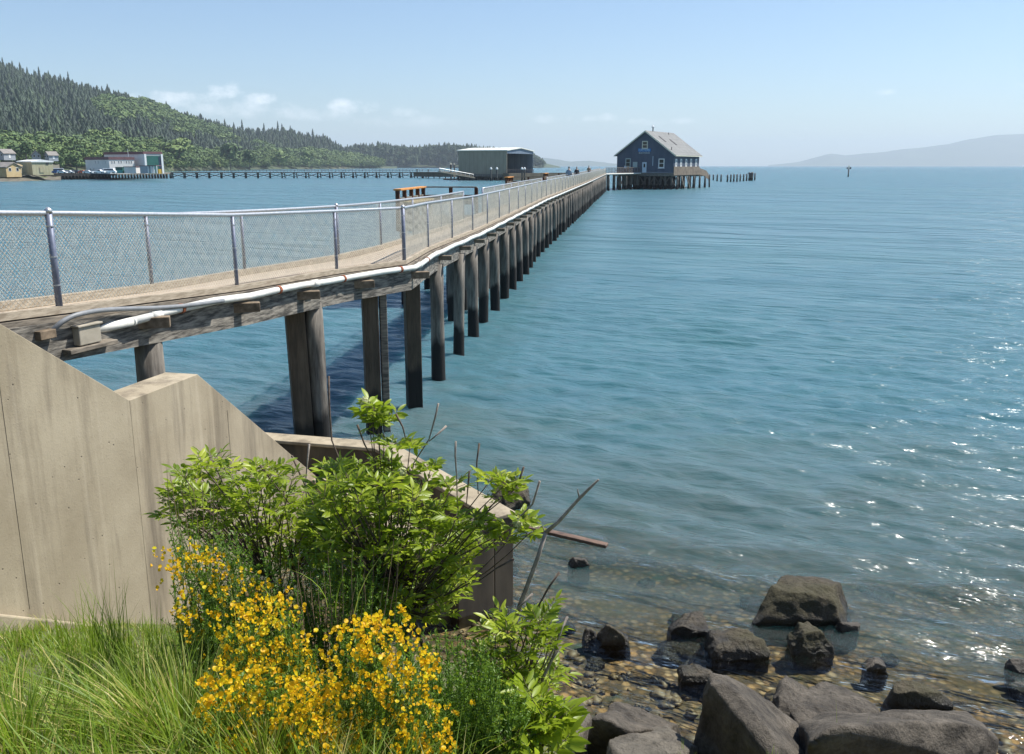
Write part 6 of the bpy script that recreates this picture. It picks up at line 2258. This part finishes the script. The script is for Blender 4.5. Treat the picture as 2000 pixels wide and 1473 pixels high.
# broom plants
FL_V = []
def flower_template():
    V, F = [], []
    # banner: upright cupped disc
    n = 8
    V.append((0, 0, .1))
    for k in range(n):
        a = 2 * math.pi * k / n
        V.append((-.18 - .22 * math.cos(a) ** 2 * .4 + .15 * abs(math.sin(a)), .52 * math.sin(a), .42 + .52 * math.cos(a)))
    for k in range(n):
        F.append((0, 1 + k, 1 + (k + 1) % n))
    # two wings and keel pushed forward
    for sd in (-1, 1):
        o = len(V)
        V += [(0, .05 * sd, .0), (.35, .34 * sd, .16), (.75, .26 * sd, .02), (.6, .06 * sd, -.22), (.2, .04 * sd, -.2)]
        F += [(o, o + 1, o + 2), (o, o + 2, o + 3), (o, o + 3, o + 4)]
    o = len(V)
    V += [(.05, 0, -.1), (.55, .10, -.30), (.85, 0, -.12), (.55, -.10, -.30)]
    F += [(o, o + 1, o + 2), (o, o + 2, o + 3)]
    return np.array(V, float), np.array(F)


FLV, FLF = flower_template()
BL_V = np.array([(0, 0, 0), (.45, .17, .05), (1, 0, -.05), (.45, -.17, .05)], float)
BL_F = np.array([(0, 1, 2), (0, 2, 3)])


def broom(label, base, tips, seed, flowers, leaves=34, dry=(), lean=.0):
    """tips: list of 3d stem ends; flowers: list of 3d blossom points"""
    rng = np.random.RandomState(seed)
    base = np.array(base, float)
    r = thing("broom_shrub", label, "shrub", base)
    st = MB()
    mats, pos, tint = [], [], []
    for t in tips:
        t = np.array(t)
        b0 = base + np.array([rng.normal(0, .10), rng.normal(0, .10), 0])
        b0 = b0 * .45 + np.array([t[0], t[1] + .05, base[2]]) * .55
        b0[2] = gz(b0[0], b0[1]) - .02
        pts = curve_pts(b0, t, rng.normal(0, .035, 3), 8)
        st.tube(pts, list(np.linspace(.0045, .0014, 8)), 4, caps=False)
        P_ = np.array(pts)
        c_ = cum(pts)
        for _k in range(3):                      # side sprigs
            i = rng.randint(3, 7)
            e = P_[i] + rng.normal(0, .05, 3) + np.array([0, 0, .10])
            st.tube([P_[i], (P_[i] + e) / 2 + rng.normal(0, .008, 3), e], [.0018, .0014, .001], 3, caps=False)
            for u in np.linspace(.15, 1, leaves // 4):
                d = rng.normal(0, 1, 3) + np.array([0, 0, 1.1]); d /= np.linalg.norm(d)
                mats.append(basis(d, rng.normal(0, 1, 3), 0) * rng.uniform(.015, .026)); pos.append(P_[i] + (e - P_[i]) * u); tint.append(np.clip(rng.normal(.45, .2), 0, 1))
        s = c_[-1] * (1 - rng.rand(leaves) ** 1.4 * .75)
        Q_ = along(pts, s)
        for q_ in Q_:
            d = rng.normal(0, 1, 3) + np.array([0, 0, .9]); d /= np.linalg.norm(d)
            mats.append(basis(d, rng.normal(0, 1, 3), 0) * rng.uniform(.017, .030)); pos.append(q_); tint.append(np.clip(rng.normal(.45, .22), 0, 1))
    st.build("stems", M['broomstem'], r)
    V, F = instance_mesh(BL_V, BL_F, mats, pos)
    link_mesh("leaves", V, F, M['broomleaf'], r, attrs={"tint": np.repeat(tint, len(BL_V))})
    if len(flowers):
        mats, pos, tint = [], [], []
        for q_ in flowers:
            d = np.array([rng.normal(.15, .7), rng.normal(-.6, .6), rng.normal(.05, .35)]); d /= np.linalg.norm(d)
            sz = rng.uniform(.0150, .0245)
            mats.append(basis(d, np.array([0, 0, 1.0]), rng.normal(0, .4)) * sz); pos.append(q_); tint.append(np.clip(rng.normal(.55, .25), 0, 1))
        V, F = instance_mesh(FLV, FLF, mats, pos)
        link_mesh("flowers", V, F, M['flower'], r, smooth=True, attrs={"tint": np.repeat(tint, len(FLV))})["kind"] = "stuff"
    if dry:
        db_ = MB()
        for a, b in dry:
            db_.tube(curve_pts(a, b, rng.normal(0, .01, 3), 5), [.0028, .0024, .002, .0016, .001], 4, caps=False)
        db_.build("dry_stems", M['drystem'], r)
    return r


def clustered(rng, poly, n_cl, per, spread, yc, ys):
    out = []
    for (px, py) in sample_poly(rng, poly, n_cl, 14):
        y = yc + rng.uniform(-ys, ys)
        c0 = aty(px, py, y)
        for _ in range(rng.randint(1, per)):
            out.append(c0 + np.array([rng.gauss(0, spread), rng.gauss(0, spread), rng.gauss(0, spread * 1.3)]))
    return out


def base_at(px, y):
    p = aty(px, 1400, y)
    return (p[0], y, gz(p[0], y))


pA = [(292, 1150), (300, 1090), (335, 1060), (400, 1070), (470, 1100), (540, 1140), (555, 1200), (480, 1300), (400, 1320), (340, 1210)]
pB = [(470, 1180), (560, 1160), (620, 1230), (630, 1330), (560, 1420), (450, 1400), (420, 1300)]
pC = [(640, 1240), (700, 1215), (790, 1195), (850, 1290), (862, 1380), (890, 1480), (640, 1490), (610, 1370)]
pD = [(385, 1320), (480, 1300), (640, 1340), (660, 1490), (400, 1490)]
dryA = [(A(345 + k * 9, 1090, 4.9), A(320 + k * 12 + rr.uniform(-8, 8), rr.uniform(905, 985), 4.95)) for k in range(10)]
broom("flowering broom against the concrete wall, dry brown shoots above it", base_at(420, 4.75), lift(sample_poly(rr, pA + [(330, 1040)], 120, 9), 4.7, .28, rr), 11, clustered(rr, pA, 85, 9, .020, 4.55, .22), 60, dryA)
broom("flowering broom in the middle of the yellow mass", base_at(540, 4.2), lift(sample_poly(rr, pB, 110, 9), 4.2, .25, rr), 12, clustered(rr, pB, 110, 10, .020, 4.05, .2), 60)
broom("flowering broom at the right end of the yellow mass", base_at(760, 3.75), lift(sample_poly(rr, pC, 120, 9), 3.8, .22, rr), 13, clustered(rr, pC, 135, 10, .019, 3.65, .18), 60)
broom("flowering broom lowest on the bank, behind the long grass", base_at(530, 3.55), lift(sample_poly(rr, pD, 110, 9), 3.6, .2, rr), 14, clustered(rr, pD, 115, 10, .019, 3.45, .16), 60)
pE = [(300, 1060), (330, 1000), (420, 1020), (520, 1060), (620, 1050), (740, 1080), (800, 1190), (760, 1240), (620, 1240), (540, 1180), (440, 1090)]
dryE = [(A(560 + k * 11, 1220, 4.6), A(555 + k * 12 + rr.uniform(-14, 14), rr.uniform(1045, 1130), 4.65)) for k in range(20)]
broom("green broom without blossoms between the yellow mass and the elders", base_at(640, 4.85), lift(sample_poly(rr, pE, 150, 10), 4.85, .25, rr), 15, [], 76, dryE)
pF = [(800, 1250), (880, 1220), (950, 1250), (1000, 1330), (1040, 1390), (1060, 1490), (860, 1490), (860, 1380)]
broom("green broom without blossoms at the bottom between yellow mass and boulders", base_at(930, 4.2), lift(sample_poly(rr, pF, 190, 8), 4.2, .3, rr), 16, clustered(rr, [(860, 1360), (930, 1360), (920, 1480), (870, 1480)], 6, 3, .01, 3.9, .1), 76)

# grass on the bank
def make_grass():
    rng = np.random.RandomState(9)
    B, H, Wd, LD, BD, TI = [], [], [], [], [], []
    def blade(x, y, h, w, lean, az_, ti, z=None):
        B.append((x, y, (gz(x, y) if z is None else z) - .02)); H.append(h); Wd.append(w); LD.append(lean); BD.append(az_); TI.append(ti)
    # tufted sward over the left bank
    tufts = []
    for _ in range(2600):
        y = rng.uniform(2.7, 7.9)
        x = rng.uniform(-4.6, -.2)
        u = (x / y)
        if y > 5.2 and x > -2.0:
            continue
        wallx = corner[0] - (corner[1] - y) * dirA[0] / dirA[1]
        if x < wallx + .10:
            continue
        tufts.append((x, y))
    for x, y in tufts:
        far = y > 5.0
        gravel = (y < 3.7 and x < -1.9 + .0 * y)
        n = rng.randint(4, 16) if not gravel else rng.randint(0, 4)
        hh = (rng.uniform(.14, .36) if far else rng.uniform(.20, .58)) * (1.0 if x > -2.2 else .7)
        az0 = rng.rand() * 6.28
        for _ in range(n):
            ti = np.clip(rng.normal(.42, .2), 0, 1)
            if rng.rand() < .12:
                ti = rng.uniform(.85, 1)
            blade(x + rng.normal(0, .035), y + rng.normal(0, .035), hh * rng.uniform(.6, 1.15), rng.uniform(.0028, .0055), rng.uniform(.15, .75), az0 + rng.normal(0, 1.0), ti)
    # dense clump in the middle of the grass, leaning outwards
    for cx_, cy_, n, hh in ((-1.55, 3.75, 620, .62), (-1.05, 3.35, 480, .54), (-1.95, 4.15, 420, .52), (-1.3, 4.5, 380, .58), (-.75, 3.15, 240, .46), (-2.2, 3.5, 280, .44), (-2.0, 4.9, 260, .48)):
        for _ in range(n):
            a = rng.rand() * 6.28
            r = abs(rng.normal(0, .17))
            ti = np.clip(rng.normal(.42, .26), 0, 1)
            if rng.rand() < .20:
                ti = rng.uniform(.85, 1)
            blade(cx_ + math.cos(a) * r, cy_ + math.sin(a) * r, hh * rng.uniform(.55, 1.2), rng.uniform(.003, .006), rng.uniform(.1, .25) + r * 1.8, a + rng.normal(0, .35), ti)
    # tall upright tufts before the wall
    for px, y, top_, n in ((115, 6.3, 1165, 26), (150, 6.0, 1080, 22), (175, 5.9, 1105, 18), (210, 5.7, 1070, 30), (228, 5.7, 1095, 22), (300, 5.6, 1150, 18), (270, 5.4, 1180, 24), (60, 6.6, 1230, 26), (20, 5.6, 1180, 6), (330, 5.2, 1230, 26), (240, 5.0, 1230, 26), (160, 4.8, 1260, 26)):
        p = aty(px, 1200, y)
        zt = aty(px, top_, y)[2]
        g0 = gz(p[0], y)
        for _ in range(n):
            blade(p[0] + rng.normal(0, .05), y + rng.normal(0, .05), max(.15, (zt - g0) * rng.uniform(.45, 1.03)), rng.uniform(.003, .0055), rng.uniform(.03, .28), rng.rand() * 6.28, np.clip(rng.normal(.3, .2), 0, 1))
    # long pale blades through the shrubs
    for px0, py0, px1, py1, y in ((690, 1230, 770, 1040, 4.5), (655, 1200, 700, 1060, 4.5), (560, 1240, 500, 1120, 4.2), (640, 1180, 560, 1105, 4.5), (470, 1300, 440, 1080, 4.1), (460, 1370, 620, 1345, 3.4), (470, 1400, 640, 1330, 3.4), (550, 1290, 500, 1190, 4.0), (900, 1480, 985, 1452, 3.8)):
        a, b = aty(px0, py0, y), aty(px1, py1, y)
        L = np.linalg.norm(b - a)
        blade(a[0], a[1], L, .005, abs(b[0] - a[0]) / L * .9, 0 if b[0] > a[0] else math.pi, rng.uniform(.5, .95), z=a[2])
    # few stalks between the boulders
    for px, y, top_, n in ((1335, 6.1, 1425, 7), (1320, 6.0, 1450, 6), (1510, 5.6, 1440, 7), (1640, 5.9, 1345, 2), (1640, 5.9, 1400, 4), (1690, 5.9, 1370, 2)):
        p = aty(px, 1473, y); zt = aty(px, top_, y)[2]; g0 = p[2] - .15
        for _ in range(n):
            blade(p[0] + rng.normal(0, .03), y, (zt - g0) * rng.uniform(.6, 1.0), .0035, rng.uniform(.02, .25), rng.rand() * 6.28, rng.uniform(.4, .8), z=g0)
    B, H, Wd, LD, BD = map(np.array, (B, H, Wd, LD, BD))
    K = len(B)
    n = 6
    V = np.zeros((K, n * 2, 3))
    dx, dy = np.cos(BD), np.sin(BD)
    tw = BD + 1.57 + rng.normal(0, .5, K)
    sx, sy = np.cos(tw), np.sin(tw)
    for i in range(n):
        t = i / (n - 1)
        off = LD * (t ** 1.9) * H * 1.1
        z = H * (t - .42 * np.minimum(LD, 1.1) * t ** 2.4)
        w = Wd * (1 - t ** 1.6) * (1.0 if i else .7)
        c_ = np.stack([B[:, 0] + dx * off, B[:, 1] + dy * off, B[:, 2] + z], -1)
        s = np.stack([sx * w, sy * w, 0 * w], -1)
        V[:, i * 2] = c_ - s; V[:, i * 2 + 1] = c_ + s
    f = np.array([(2 * i, 2 * i + 1, 2 * i + 3, 2 * i + 2) for i in range(n - 1)])
    F = (f[None] + (np.arange(K) * n * 2)[:, None, None]).reshape(-1, 4)
    o = link_mesh("grass", V.reshape(-1, 3), F, M['grass'], smooth=True, attrs={"tint": np.repeat(TI, n * 2)})
    o["kind"] = "stuff"
    o["label"] = "long green and straw grass on the bank below the concrete wall"


make_grass()
